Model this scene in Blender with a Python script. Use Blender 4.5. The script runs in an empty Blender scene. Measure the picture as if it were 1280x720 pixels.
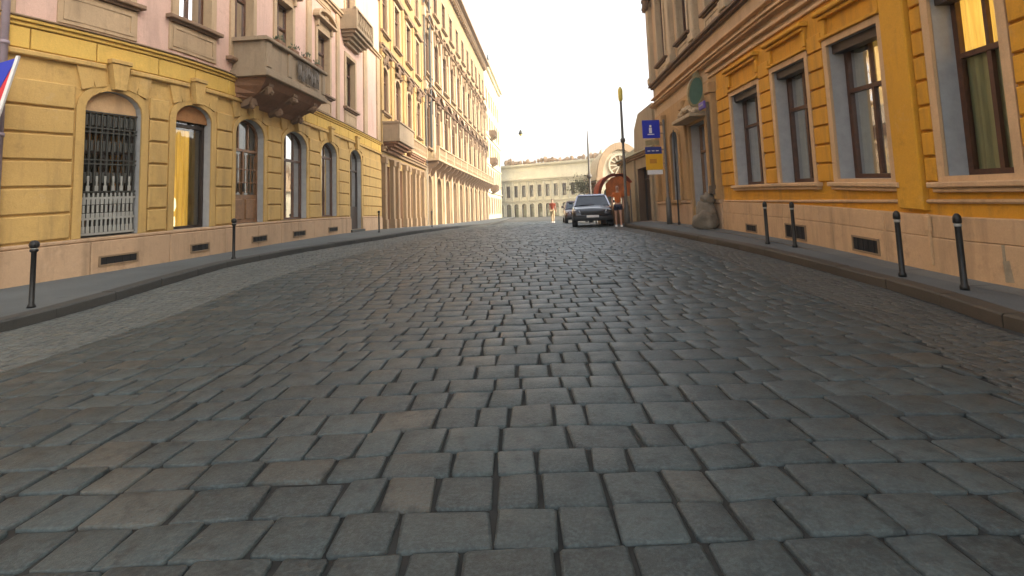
import bpy, bmesh, math, random
from mathutils import Vector, Matrix
import numpy as np
R = math.radians
rnd = random.Random(7)
S = bpy.context.scene
COL = S.collection

# ------------------------------------------------------------------ terrain
TAB = [(20, .341), (24, .335), (30, .27), (37, .17), (50, .07), (70, 0.0), (2000, 0.0)]
def g(y):
    if y >= 20:
        for (a, za), (b, zb) in zip(TAB, TAB[1:]):
            if y <= b: return za + (zb - za) * (y - a) / (b - a)
        return 0.0
    if y > 7.5: return .38 * (1 - math.exp(-(y - 7.5) / 5.5))
    if y > 4.5: return .069 * ((y - 4.5) ** 2 / 6) - .1035
    return -.1035
def interp(tab, y):
    if y <= tab[0][0]: return tab[0][1]
    for (a, xa), (b, xb) in zip(tab, tab[1:]):
        if y <= b: return xa + (xb - xa) * (y - a) / (b - a)
    return tab[-1][1]

# ------------------------------------------------------------------ materials
def newmat(name):
    m = bpy.data.materials.new(name); m.use_nodes = True
    nt = m.node_tree; nt.nodes.clear()
    out = nt.nodes.new('ShaderNodeOutputMaterial'); bs = nt.nodes.new('ShaderNodeBsdfPrincipled')
    nt.links.new(bs.outputs[0], out.inputs[0])
    return m, nt, bs
def noise(nt, vec, scale, detail=5, rough=.55):
    n = nt.nodes.new('ShaderNodeTexNoise'); n.inputs['Scale'].default_value = scale
    n.inputs['Detail'].default_value = detail; n.inputs['Roughness'].default_value = rough
    if vec is not None: nt.links.new(vec, n.inputs['Vector'])
    return n.outputs['Fac']
def mixc(nt, fac, a, b, mode='MIX'):
    n = nt.nodes.new('ShaderNodeMix'); n.data_type = 'RGBA'; n.blend_type = mode
    for sock, v in ((n.inputs[0], fac), (n.inputs[6], a), (n.inputs[7], b)):
        if hasattr(v, 'links'): nt.links.new(v, sock)
        elif isinstance(v, tuple): sock.default_value = (*v[:3], 1)
        else: sock.default_value = v
    return n.outputs[2]
def ramp(nt, fac, lo, hi, a=0.0, b=1.0):
    n = nt.nodes.new('ShaderNodeMapRange'); nt.links.new(fac, n.inputs[0])
    n.inputs[1].default_value = lo; n.inputs[2].default_value = hi
    n.inputs[3].default_value = a; n.inputs[4].default_value = b
    return n.outputs[0]
def pos(nt, sc=(1, 1, 1)):
    ge = nt.nodes.new('ShaderNodeNewGeometry'); mp = nt.nodes.new('ShaderNodeMapping')
    mp.inputs['Scale'].default_value = sc
    nt.links.new(ge.outputs['Position'], mp.inputs[0]); return mp.outputs[0]
def bump(nt, bs, h, strength=.3, dist=.02):
    b = nt.nodes.new('ShaderNodeBump'); b.inputs['Strength'].default_value = strength
    b.inputs['Distance'].default_value = dist
    nt.links.new(h, b.inputs['Height']); nt.links.new(b.outputs[0], bs.inputs['Normal'])
def plaster(name, c, dirt=.45, rough=.85, stain=(.10, .075, .045), bs_=.25, var=.18):
    m, nt, bs = newmat(name)
    p = pos(nt)
    n1 = ramp(nt, noise(nt, p, .7, 4), .35, .68)
    base = mixc(nt, n1, tuple(v * (1 - var) for v in c), tuple(min(1, v * (1 + var * .8)) for v in c))
    n2 = ramp(nt, noise(nt, p, 9, 6, .7), .38, .7)
    base = mixc(nt, n2, tuple(v * .93 for v in c), base)
    st = ramp(nt, noise(nt, pos(nt, (3.2, 3.2, .35)), 1.2, 6, .65), .50, .76, 0, min(1, dirt * 1.25))
    base = mixc(nt, st, base, tuple(v * .35 + w * .6 for v, w in zip(c, stain)))
    sp = ramp(nt, noise(nt, p, 3.1, 8, .75), .56, .70, 0, dirt * .9)
    base = mixc(nt, sp, base, tuple(v * .45 for v in c))
    pt = ramp(nt, noise(nt, p, 1.7, 7, .8), .60, .63, 0, dirt * .5)
    base = mixc(nt, pt, base, tuple(min(1, v * .75 + .10) for v in c))
    gr_ = ramp(nt, noise(nt, p, 45, 3, .6), .35, .7, 0, .22)
    base = mixc(nt, gr_, base, tuple(v * .55 for v in c))
    nt.links.new(base, bs.inputs['Base Color'])
    bs.inputs['Roughness'].default_value = rough
    h1 = nt.nodes.new('ShaderNodeMath'); h1.operation = 'MULTIPLY_ADD'; h1.inputs[1].default_value = 3.0
    nt.links.new(noise(nt, p, 2.6, 4, .6), h1.inputs[0]); nt.links.new(noise(nt, p, 26, 8, .7), h1.inputs[2])
    bump(nt, bs, h1.outputs[0], bs_ * 1.2, .015)
    return m
def simple(name, c, rough=.6, metal=0.0, var=.12, sc=6, coat=0, bs_=.1, emit=None, es=0):
    m, nt, bs = newmat(name)
    n = ramp(nt, noise(nt, pos(nt), sc, 6, .65), .3, .7)
    col = mixc(nt, n, tuple(v * (1 - var) for v in c), tuple(min(1, v * (1 + var)) for v in c))
    nt.links.new(col, bs.inputs['Base Color'])
    bs.inputs['Roughness'].default_value = rough; bs.inputs['Metallic'].default_value = metal
    bs.inputs['Coat Weight'].default_value = coat
    if bs_: bump(nt, bs, noise(nt, pos(nt), sc * 5, 5), bs_, .01)
    if emit:
        bs.inputs['Emission Color'].default_value = (*emit, 1); bs.inputs['Emission Strength'].default_value = es
    return m
def glassmat(name, tint=(.75, .78, .75), refl=.09, k=1.6):
    m = bpy.data.materials.new(name); m.use_nodes = True; nt = m.node_tree; nt.nodes.clear()
    out = nt.nodes.new('ShaderNodeOutputMaterial'); mx = nt.nodes.new('ShaderNodeMixShader')
    t = nt.nodes.new('ShaderNodeBsdfTransparent'); t.inputs[0].default_value = (*tint, 1)
    gl = nt.nodes.new('ShaderNodeBsdfGlossy'); gl.inputs['Roughness'].default_value = .03
    fr = nt.nodes.new('ShaderNodeFresnel'); fr.inputs[0].default_value = 1.5
    b = nt.nodes.new('ShaderNodeBump'); b.inputs['Strength'].default_value = .12; b.inputs['Distance'].default_value = .01
    nt.links.new(noise(nt, pos(nt), 2.5, 2), b.inputs['Height'])
    nt.links.new(b.outputs[0], gl.inputs['Normal'])
    ad = nt.nodes.new('ShaderNodeMath'); ad.operation = 'MULTIPLY_ADD'; ad.use_clamp = True
    nt.links.new(fr.outputs[0], ad.inputs[0]); ad.inputs[1].default_value = k; ad.inputs[2].default_value = refl
    nt.links.new(ad.outputs[0], mx.inputs[0]); nt.links.new(t.outputs[0], mx.inputs[1]); nt.links.new(gl.outputs[0], mx.inputs[2])
    nt.links.new(mx.outputs[0], out.inputs[0]); return m
def curtain(name, c, emit=0, ecol=None):
    m, nt, bs = newmat(name)
    w = ramp(nt, noise(nt, pos(nt, (9, 9, .5)), 1.5, 4), .3, .7)
    nt.links.new(mixc(nt, w, tuple(v * .55 for v in c), c), bs.inputs['Base Color'])
    bs.inputs['Roughness'].default_value = .9
    if emit:
        nt.links.new(mixc(nt, w, tuple(v * .5 for v in (ecol or c)), ecol or c), bs.inputs['Emission Color'])
        bs.inputs['Emission Strength'].default_value = emit
    return m

M = {}
M['ochre_l'] = plaster('ochre_plaster', (.58, .375, .125), .55)
M['ochre_l_hi'] = plaster('yellow_ochre_plaster', (.68, .44, .10), .28)
M['peach'] = plaster('peach_plinth_plaster', (.52, .35, .21), .6)
M['peach_r'] = plaster('peach_plinth_plaster_light', (.60, .39, .21), .6)
M['pink'] = plaster('pink_plaster', (.64, .43, .35), .45)
M['buff'] = plaster('buff_stone', (.46, .33, .20), .6)
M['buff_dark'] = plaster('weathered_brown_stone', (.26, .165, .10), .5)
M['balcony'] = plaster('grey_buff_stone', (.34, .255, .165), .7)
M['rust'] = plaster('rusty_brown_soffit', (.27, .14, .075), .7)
M['arch'] = plaster('orange_brown_render', (.36, .17, .06), .4)
M['reveal'] = simple('blue_grey_painted_reveal', (.35, .35, .345), .8)
M['ochre_r'] = plaster('deep_ochre_plaster', (.66, .31, .018), .65)
M['ochre_p'] = plaster('smooth_ochre_plaster', (.68, .335, .022), .5, var=.14)
M['cream_r'] = plaster('cream_orange_surround', (.62, .40, .21), .4)
M['tan_r'] = plaster('tan_stone', (.45, .28, .12), .45)
M['cream_up'] = plaster('cream_stone', (.52, .37, .22), .45)
M['white_up'] = plaster('off_white_stone', (.50, .39, .25), .75)
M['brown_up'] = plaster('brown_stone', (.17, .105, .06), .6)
M['cream_b'] = plaster('cream_yellow_plaster', (.39, .26, .10), .7)
M['cream_c'] = plaster('pale_cream_plaster', (.36, .26, .13), .85)
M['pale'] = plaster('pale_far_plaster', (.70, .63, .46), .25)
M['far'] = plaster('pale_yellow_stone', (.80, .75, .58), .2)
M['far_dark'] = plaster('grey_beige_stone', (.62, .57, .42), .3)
M['brownwall'] = plaster('grey_brown_wall', (.36, .29, .19), .4)
M['trim'] = plaster('weathered_trim', (.27, .18, .10), .7)  # stone trim; also colours some window reveals dark in place of shade
M['wood'] = simple('brown_window_wood', (.085, .035, .016), .45, var=.3, sc=12)
M['wood_mid'] = simple('varnished_door_wood', (.20, .095, .035), .4, var=.3, sc=10)
M['wood_dark'] = simple('dark_stained_wood', (.035, .022, .015), .5, var=.3)
M['white_wood'] = simple('white_painted_wood', (.62, .56, .46), .5)
M['iron'] = simple('black_iron', (.018, .018, .017), .45, .3)
M['lace'] = simple('white_painted_iron', (.30, .30, .27), .6)
M['grille'] = simple('grey_iron_grille', (.05, .052, .045), .5)
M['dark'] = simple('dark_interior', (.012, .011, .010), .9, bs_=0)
M['glass'] = glassmat('window_glass', refl=.10)
M['glass_r'] = glassmat('window_glass_thin', (.9, .9, .86), refl=-.02, k=.8)
M['cur_yel'] = curtain('lit_yellow_curtain', (.62, .42, .10), .30, (.8, .46, .08))
M['cur_glow'] = curtain('lit_showcase', (.9, .85, .6), .9, (1., .86, .5))
M['cur_olive'] = curtain('olive_curtain', (.50, .50, .28), .0)
M['cur_grey'] = curtain('grey_curtain', (.50, .52, .45))
M['cur_cream'] = curtain('cream_curtain', (.85, .80, .62))
M['cur_warm'] = curtain('warm_lit_curtain', (.75, .52, .14), .32, (.9, .52, .10))
M['cur_yg'] = curtain('yellow_green_curtain', (.7, .62, .28), .22, (.75, .62, .2))
M['lamp_strip'] = simple('lit_ceiling_lamp', (.9, .8, .4), .5, emit=(1, .75, .25), es=2.0, bs_=0)
M['roof'] = simple('grey_roof_sheet', (.10, .10, .10), .6)
M['ironwork'] = simple('weathered_balcony_iron', (.10, .075, .05), .6)

# stones, with a random tone per stone (face attribute)
def stone_mat(name, c_lo, c_hi, warm, rlo, rhi, bstr):
    m, nt, bs = newmat(name)
    at = nt.nodes.new('ShaderNodeAttribute'); at.attribute_name = 'tone'
    p = pos(nt)
    base = mixc(nt, at.outputs['Fac'], c_lo, c_hi)
    at2 = nt.nodes.new('ShaderNodeAttribute'); at2.attribute_name = 'warm'
    base = mixc(nt, at2.outputs['Fac'], base, warm)
    n1 = ramp(nt, noise(nt, p, 1.1, 4), .35, .7, .0, .5)
    base = mixc(nt, n1, base, tuple(v * .6 for v in c_lo))
    sp = ramp(nt, noise(nt, p, 60, 6, .7), .45, .62, 0, .55)
    base = mixc(nt, sp, base, tuple(v * 1.5 for v in c_hi))
    sp2 = ramp(nt, noise(nt, p, 14, 6, .7), .50, .66, 0, .75)
    base = mixc(nt, sp2, base, tuple(v * .5 for v in c_lo))
    nt.links.new(base, bs.inputs['Base Color'])
    nt.links.new(ramp(nt, noise(nt, p, 5, 5), .3, .7, rlo, rhi), bs.inputs['Roughness'])
    bs.inputs['Specular IOR Level'].default_value = .5
    bump(nt, bs, noise(nt, p, 38, 8, .75), bstr, .012)
    return m
M['sett'] = stone_mat('dark_slate_sett', (.022, .035, .038), (.056, .078, .080), (.088, .080, .062), .34, .56, .65)
M['fine'] = stone_mat('small_grey_sett', (.072, .084, .080), (.115, .128, .120), (.13, .125, .095), .5, .7, .3)
M['fine_r'] = stone_mat('small_dark_sett', (.042, .046, .042), (.070, .074, .066), (.10, .085, .06), .5, .7, .3)
M['joint'] = simple('dirt_joint', (.020, .021, .019), .95, var=.4, sc=9)
def asphalt(name, c, sc=70):
    m, nt, bs = newmat(name); p = pos(nt)
    b = mixc(nt, ramp(nt, noise(nt, p, .9, 5), .35, .65), tuple(v * .78 for v in c), tuple(v * 1.15 for v in c))
    b = mixc(nt, ramp(nt, noise(nt, p, sc, 3, .8), .4, .65, 0, .5), b, tuple(v * 1.6 for v in c))
    b = mixc(nt, ramp(nt, noise(nt, p, 4, 7, .75), .58, .7, 0, .5), b, tuple(v * .5 for v in c))
    nt.links.new(b, bs.inputs['Base Color']); bs.inputs['Roughness'].default_value = .75
    bump(nt, bs, noise(nt, p, sc, 5, .8), .35, .01); return m
M['pave'] = asphalt('worn_grey_pavement', (.085, .098, .10))
M['pave_slab'] = asphalt('pale_paving_slab', (.115, .12, .112), 40)
M['kerb'] = asphalt('granite_kerb', (.045, .045, .040), 50)
M['kerb_r'] = asphalt('brown_granite_kerb', (.055, .043, .028), 50)
M['ground'] = asphalt('distant_ground', (.085, .085, .075), 20)

# ------------------------------------------------------------------ mesh builder
class MB:
    def __init__(s, fn=None): s.v = []; s.f = []; s.fn = fn
    def add(s, vs, fs):
        o = len(s.v); s.v += [s.fn(*p) if s.fn else Vector(p) for p in vs]; s.f += [tuple(i + o for i in f) for f in fs]
    def box(s, a0, a1, z0, z1, d0, d1, ch=0.0, step=None):
        """box in (s,z,d); front is d1; optional chamfer of the front edges; split along s"""
        n = 1 if not step else max(1, int(math.ceil((a1 - a0) / step)))
        if ch <= 0:
            vs = []
            for i in range(n + 1):
                a = a0 + (a1 - a0) * i / n
                vs += [(a, z0, d0), (a, z0, d1), (a, z1, d1), (a, z1, d0)]
            fs = [(0, 1, 2, 3), tuple(4 * n + k for k in (3, 2, 1, 0))]
            for i in range(n):
                for k in range(4):
                    fs.append((4 * i + k, 4 * i + 4 + k, 4 * i + 4 + (k + 1) % 4, 4 * i + (k + 1) % 4))
        else:
            c = min(ch, (a1 - a0) / 2.2, (z1 - z0) / 2.2); m_ = d1 - c
            vs = []
            xs = [a0] + [a0 + c + (a1 - a0 - 2 * c) * i / n for i in range(n + 1)] + [a1]
            for j, a in enumerate(xs):
                if j in (0, len(xs) - 1):
                    vs += [(a, z0, d0), (a, z0, m_), (a, z0 + c, m_), (a, z1 - c, m_), (a, z1, m_), (a, z1, d0)]
                else:
                    vs += [(a, z0, d0), (a, z0, m_), (a, z0 + c, d1), (a, z1 - c, d1), (a, z1, m_), (a, z1, d0)]
            fs = [(0, 1, 2, 3, 4, 5), tuple(6 * (len(xs) - 1) + k for k in (5, 4, 3, 2, 1, 0))]
            for i in range(len(xs) - 1):
                for k in range(6):
                    fs.append((6 * i + k, 6 * i + 6 + k, 6 * i + 6 + (k + 1) % 6, 6 * i + (k + 1) % 6))
        s.add(vs, fs)
    def prism(s, pts, d0, d1):
        """polygon (s,z) extruded d0..d1"""
        n = len(pts)
        vs = [(a, z, d0) for a, z in pts] + [(a, z, d1) for a, z in pts]
        s.add(vs, [tuple(range(n)), tuple(range(2 * n - 1, n - 1, -1))] + [(i, i + n, (i + 1) % n + n, (i + 1) % n) for i in range(n)])
    def ring(s, A, B, d0, d1):
        n = len(A)
        vs = [(a, z, d1) for a, z in A] + [(a, z, d1) for a, z in B] + [(a, z, d0) for a, z in A] + [(a, z, d0) for a, z in B]
        fs = []
        for i in range(n):
            j = (i + 1) % n
            fs += [(i, j, n + j, n + i), (2 * n + i, 3 * n + i, 3 * n + j, 2 * n + j), (i, 2 * n + i, 2 * n + j, j), (n + i, n + j, 3 * n + j, 3 * n + i)]
        s.add(vs, fs)
    def cyl(s, p0, p1, r0, r1=None, n=10, caps=True):
        r1 = r0 if r1 is None else r1
        p0, p1 = Vector(p0), Vector(p1); ax = (p1 - p0).normalized()
        u = ax.orthogonal().normalized(); w = ax.cross(u)
        vs = []
        for p, r in ((p0, r0), (p1, r1)):
            for k in range(n):
                t = 2 * math.pi * k / n; q = p + u * math.cos(t) * r + w * math.sin(t) * r; vs.append(tuple(q))
        fs = [(k, (k + 1) % n, n + (k + 1) % n, n + k) for k in range(n)]
        if caps: fs += [tuple(range(n - 1, -1, -1)), tuple(range(n, 2 * n))]
        s.add(vs, fs)
    def lathe(s, c, prof, n=14):
        vs = []
        for r, z in prof:
            for k in range(n):
                t = 2 * math.pi * k / n; vs.append((c[0] + r * math.cos(t), c[1] + r * math.sin(t), c[2] + z))
        fs = []
        for i in range(len(prof) - 1):
            for k in range(n): fs.append((i * n + k, i * n + (k + 1) % n, (i + 1) * n + (k + 1) % n, (i + 1) * n + k))
        fs += [tuple(range(n - 1, -1, -1)), tuple(range((len(prof) - 1) * n, len(prof) * n))]
        s.add(vs, fs)
    def lump(s, c, r, seed=0, n=7, m=5):
        """bumpy rounded lump used for carved ornament"""
        q = random.Random(seed); vs = []; fs = []
        for i in range(m + 1):
            ph = math.pi * i / m
            for k in range(n):
                t = 2 * math.pi * k / n; w = 1 + q.uniform(-.28, .28)
                vs.append((c[0] + r[0] * math.sin(ph) * math.cos(t) * w, c[1] + r[1] * math.cos(ph) * w, c[2] + r[2] * math.sin(ph) * math.sin(t) * w))
        for i in range(m):
            for k in range(n): fs.append((i * n + k, i * n + (k + 1) % n, (i + 1) * n + (k + 1) % n, (i + 1) * n + k))
        s.add(vs, fs)
    def build(s, name, mat, parent=None, smooth=False):
        me = bpy.data.meshes.new(name)
        off = parent_world(parent)
        me.from_pydata([tuple(v - off) for v in s.v], [], s.f)
        bm = bmesh.new(); bm.from_mesh(me); bmesh.ops.recalc_face_normals(bm, faces=bm.faces); bm.to_mesh(me); bm.free()
        me.materials.append(M[mat] if isinstance(mat, str) else mat)
        if smooth: me.polygons.foreach_set('use_smooth', [True] * len(me.polygons))
        o = bpy.data.objects.new(name, me); COL.objects.link(o)
        if parent: o.parent = parent
        return o
def parent_world(p):
    v = Vector((0, 0, 0))
    while p is not None:
        v = v + Vector(p.location); p = p.parent
    return v
def empty(name, loc, label, cat, group=None):
    o = bpy.data.objects.new(name, None); COL.objects.link(o); o.location = loc
    o['label'] = label; o['category'] = cat
    if group: o['group'] = group
    return o
def tag(o, label, cat, group=None):
    o['label'] = label; o['category'] = cat
    if group: o['group'] = group
    return o
def struct(o): o['kind'] = 'structure'; return o

# ------------------------------------------------------------------ facade frames
class Fac:
    def __init__(s, pts, s_off, side, ez=None):
        s.p = pts; s.off = s_off; s.side = side; s.L = [0]
        for a, b in zip(pts, pts[1:]): s.L.append(s.L[-1] + math.hypot(b[0] - a[0], b[1] - a[1]))
        s.ez = ez
    def xy(s, t):
        t = t - s.off; i = 0
        while i < len(s.p) - 2 and t > s.L[i + 1]: i += 1
        u = (t - s.L[i]) / (s.L[i + 1] - s.L[i]); a, b = s.p[i], s.p[i + 1]
        x = a[0] + (b[0] - a[0]) * u; y = a[1] + (b[1] - a[1]) * u
        l = s.L[i + 1] - s.L[i]; return x, y, (b[0] - a[0]) / l, (b[1] - a[1]) / l
    def base(s, t):
        if s.ez is not None: return s.ez
        return g(s.xy(t)[1]) + .1
    def __call__(s, t, z, d):
        x, y, tx, ty = s.xy(t)
        # blend tangent so the facade bends smoothly
        _, _, ax, ay = s.xy(t - .35); _, _, bx, by = s.xy(t + .35)
        tx, ty = tx + ax + bx, ty + ay + by; l = math.hypot(tx, ty); tx /= l; ty /= l
        nx, ny = (ty, -tx) if s.side > 0 else (-ty, tx)
        return Vector((x + nx * d, y + ny * d, s.base(t) + z))
LP = [(-12.4, -1.5), (-11.2, 1.2), (-9.6, 4.5), (-8.75, 6.4), (-8.14, 7.94), (-7.76, 8.95), (-7.49, 9.8), (-7.26, 10.7), (-7.08, 12), (-6.95, 15), (-6.88, 18.2), (-6.8, 22.6), (-6.75, 26), (-6.5, 39), (-3.7, 76), (-2.0, 99)]
_o = -(math.hypot(1.2, 2.7) + math.hypot(1.6, 3.3))
FL = Fac(LP, _o, 1)
FLB = Fac(LP, _o, 1, .40); FLC = Fac(LP, _o, 1, .22); FLD = Fac(LP, _o, 1, .0)
RP = [(5.25, -4), (5.49, 2), (5.75, 8.5), (6.27, 21.5)]
FR = Fac(RP, -math.hypot(.24, 6), -1)

def outline(a0, a1, z0, z1, rise=0, off=0, offb=None, n=10):
    """closed outline of an opening; elliptical head of height `rise`"""
    offb = off if offb is None else offb
    A0, A1, Z0 = a0 - off, a1 + off, z0 - offb
    if rise <= 0: return [(A0, Z0), (A1, Z0), (A1, z1 + off), (A0, z1 + off)]
    sp = z1 - rise; r = rise + off; c = (A0 + A1) / 2; h = (A1 - A0) / 2
    pts = [(A0, Z0), (A1, Z0)]
    for i in range(n + 1):
        t = math.pi * i / n; pts.append((c + h * math.cos(t), sp + r * math.sin(t)))
    return pts
def wall(fn, s0, s1, z0, z1, ops, mb, d=0.0, step=.8):
    """sheet wall with openings (a0,a1,b0,b1,rise) that do not overlap in s"""
    ops = sorted(ops); cur = s0
    def quad(a, b, za, zb, zc, zd): mb.add([(a, za, d), (b, zb, d), (b, zc, d), (a, zd, d)], [(0, 1, 2, 3)])
    def solid(a, b, lo, hi):
        if b - a < 1e-4 or hi - lo < 1e-4: return
        n = max(1, int(math.ceil((b - a) / step)))
        for i in range(n):
            p, q = a + (b - a) * i / n, a + (b - a) * (i + 1) / n; quad(p, q, lo, lo, hi, hi)
    for a0, a1, b0, b1, rise in ops:
        solid(cur, a0, z0, z1); solid(a0, a1, z0, b0)
        if rise > 0:
            c, h, sp = (a0 + a1) / 2, (a1 - a0) / 2, b1 - rise; n = 10
            P = [(c - h * math.cos(math.pi * i / n), sp + rise * math.sin(math.pi * i / n)) for i in range(n + 1)]
            for (p, zp), (q, zq) in zip(P, P[1:]): quad(p, q, zp, zq, z1, z1)
        else: solid(a0, a1, b1, z1)
        cur = a1
    solid(cur, s1, z0, z1)
def shell(fn, s0, s1, z0, z1, depth, mb, step=2.0):
    """end walls, back wall and flat roof behind a facade"""
    n = max(1, int((s1 - s0) / step)); T = [s0 + (s1 - s0) * i / n for i in range(n + 1)]
    for a in (s0, s1): mb.add([(a, z0, 0), (a, z0, -depth), (a, z1, -depth), (a, z1, 0)], [(0, 1, 2, 3)])
    for a, b in zip(T, T[1:]):
        mb.add([(a, z0, -depth), (b, z0, -depth), (b, z1, -depth), (a, z1, -depth)], [(0, 1, 2, 3)])
        mb.add([(a, z1, 0), (b, z1, 0), (b, z1, -depth), (a, z1, -depth)], [(0, 1, 2, 3)])
def curtain_mesh(fn, a0, a1, z0, z1, d, seed=0, amp=.03, freq=14):
    mb = MB(fn); n = max(6, int((a1 - a0) * 40)); q = random.Random(seed); ph = q.uniform(0, 6)
    vs = []
    for i in range(n + 1):
        a = a0 + (a1 - a0) * i / n; w = d + amp * math.sin(a * freq * 2.6 + ph) + amp * .5 * math.sin(a * freq * 5.1 + ph * 2)
        vs += [(a, z0, w), (a, z1, w)]
    mb.add(vs, [(2 * i, 2 * i + 2, 2 * i + 3, 2 * i + 1) for i in range(n)]); return mb

def window(fn, root, a0, a1, z0, z1, rise=0, depth=.18, frame='wood', transom=.37, mull=(.5,), lower=(.5,), surround=None, sur_w=.12, sur_d=.05,
           reveal='reveal', glass='glass', curtains=(), fw=.06, name='window', sill=None, detail=True, keystone=None, backing=True, coff=.10):
    """one window: frame mesh with children; returns the frame object"""
    D = -depth
    mb = MB(fn)
    mb.ring(outline(a0 - .004, a1 + .004, z0 - .004, z1 + .004, rise), outline(a0, a1, z0, z1, rise, -fw), D - .05, D + .02)
    zt = None
    if transom:
        zt = z1 - (z1 - z0) * transom
        mb.box(a0 + fw, a1 - fw, zt - .035, zt + .035, D - .04, D + .035)
    W = a1 - a0
    for m_ in (mull if transom else ()):
        c = a0 + W * m_
        top = z1 - fw if rise <= 0 else z1 - rise + rise * math.sqrt(max(0, 1 - ((m_ - .5) * 2) ** 2)) - fw * .6
        mb.box(c - .025, c + .025, (zt or z0) + .035, top, D - .035, D + .015)
    for m_ in lower:
        c = a0 + W * m_
        mb.box(c - .03, c + .03, z0 + fw, (zt - .035) if zt else z1 - fw, D - .035, D + .018)
    fr = mb.build(name, frame, root)
    if glass:
        g_ = MB(fn); o = outline(a0, a1, z0, z1, rise, -fw * .5); g_.add([(a, z, D - .02) for a, z in o], [tuple(range(len(o)))]); g_.build('pane', glass, fr)
    if detail:
        rv = MB(fn); A = outline(a0, a1, z0, z1, rise)
        n = len(A)
        rv.add([(a, z, .0) for a, z in A] + [(a, z, D) for a, z in A], [(i, (i + 1) % n, n + (i + 1) % n, n + i) for i in range(n)])
        rv.build('reveal', reveal, fr)
    if surround:
        sm = MB(fn); sm.ring(outline(a0, a1, z0, z1, rise, sur_w, 0 if sill or rise else sur_w), outline(a0, a1, z0, z1, rise, 0, -.002), -.01, sur_d)
        if keystone:
            c = (a0 + a1) / 2; k = keystone
            sm.prism([(c - .08, z1 + .01), (c + .08, z1 + .01), (c + .13, z1 + k), (c - .13, z1 + k)], 0, sur_d + .05)
        sm.build('surround', surround, fr)
    if sill:
        sl = MB(fn); (ov, zh, pr, mt) = sill
        sl.box(a0 - ov, a1 + ov, z0 - zh, z0 - .002, -.01, pr, .015, .8); sl.box(a0 - ov * .7, a1 + ov * .7, z0 - zh - .05, z0 - zh, -.01, pr * .55, 0, .8)
        sl.build('sill', mt, fr)
    for i, (c0, c1, y0, y1, mt) in enumerate(curtains):
        curtain_mesh(fn, a0 + W * c0, a0 + W * c1, z0 + (z1 - z0) * y0, z0 + (z1 - z0) * y1, D - coff - .03 * i, seed=int(a0 * 10) + i, amp=min(.03, coff * .3)).build('curtain', mt, fr)
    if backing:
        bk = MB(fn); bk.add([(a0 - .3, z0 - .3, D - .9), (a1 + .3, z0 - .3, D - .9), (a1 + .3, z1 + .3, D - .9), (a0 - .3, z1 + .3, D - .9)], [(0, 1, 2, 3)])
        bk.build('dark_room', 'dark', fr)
    return fr
def courses(fn, mb, s0, s1, z0, z1, h, ops, d=.045, gap=.028, ch=.018, vj=None, seed=1):
    """rusticated courses with gaps at openings (a0,a1,b0,b1)"""
    q = random.Random(seed); n = int(round((z1 - z0) / h)); h = (z1 - z0) / n
    for i in range(n):
        b0, b1 = z0 + i * h + gap / 2, z0 + (i + 1) * h - gap / 2
        cuts = sorted((o[0], o[1]) for o in ops if o[2] < b1 - .02 and o[3] > b0 + .02); cur = s0; segs = []
        for a, b in cuts:
            if a > cur: segs.append((cur, min(a, s1)))
            cur = max(cur, b)
        if cur < s1: segs.append((cur, s1))
        for a, b in segs:
            if b - a < .06: continue
            pts = [a]
            if vj:
                t = a + (vj if i % 2 else vj * .5)
                while t < b - vj * .35: pts.append(t); t += vj * q.uniform(.9, 1.1)
            pts.append(b)
            for p, r_ in zip(pts, pts[1:]):
                mb.box(p + (gap * .3 if p != a else 0), r_ - (gap * .3 if r_ != b else 0), b0, b1, -.01, d + q.uniform(-.004, .004), ch, .7)
def band(mb, s0, s1, prof, step=.8):
    """moulding: prof list of (z0,z1,d)"""
    for z0, z1, d in prof: mb.box(s0, s1, z0, z1, -.01, d, min(.012, d * .3), step)
def vent(fn, root, a0, a1, z0, z1, d):
    m_ = MB(fn); m_.ring(outline(a0, a1, z0, z1), outline(a0 + .03, a1 - .03, z0 + .03, z1 - .03), d, d + .02)
    v = m_.build('vent', 'trim', root)
    b = MB(fn); b.box(a0 + .03, a1 - .03, z0 + .03, z1 - .03, d - .001, d + .004)
    n = 5
    for i in range(1, n): b.box(a0 + (a1 - a0) * i / n - .008, a0 + (a1 - a0) * i / n + .008, z0 + .03, z1 - .03, d + .003, d + .014)
    b.build('grate', 'dark', v)
def pediment(mb, a0, a1, z, h, d, kind='tri'):
    mb.box(a0, a1, z, z + .09, -.01, d, .01, .8)
    c = (a0 + a1) / 2
    if kind == 'tri':
        mb.prism([(a0, z + .09), (a1, z + .09), (c, z + h)], -.01, d * .5)
        for q in (-1, 1):
            e = a0 if q < 0 else a1
            mb.prism([(e, z + .09), (e, z + .19), (c, z + h + .1), (c, z + h)], -.01, d + .01 * q)
    else:
        n = 10; P = [(c + (a1 - a0) / 2 * math.cos(math.pi * i / n), z + .09 + (h - .09) * math.sin(math.pi * i / n)) for i in range(n + 1)]
        Q = [(c + ((a1 - a0) / 2 - .1) * math.cos(math.pi * i / n), z + .05 + (h - .16) * math.sin(math.pi * i / n)) for i in range(n + 1)]
        mb.prism(Q, -.01, d * .4)
        for i in range(n):
            mb.prism([P[i], P[i + 1], Q[i + 1], Q[i]], -.01, d)
def baluster_row(mb, a0, a1, z0, z1, d, sp=.18, r=.035):
    n = max(1, int((a1 - a0) / sp))
    for i in range(n):
        a = a0 + (a1 - a0) * (i + .5) / n
        mb.box(a - r, a + r, z0, z1, d - r, d + r); zm = z0 + (z1 - z0) * .4
        mb.box(a - r * 1.6, a + r * 1.6, zm - .08, zm + .08, d - r * 1.6, d + r * 1.6)

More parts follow.
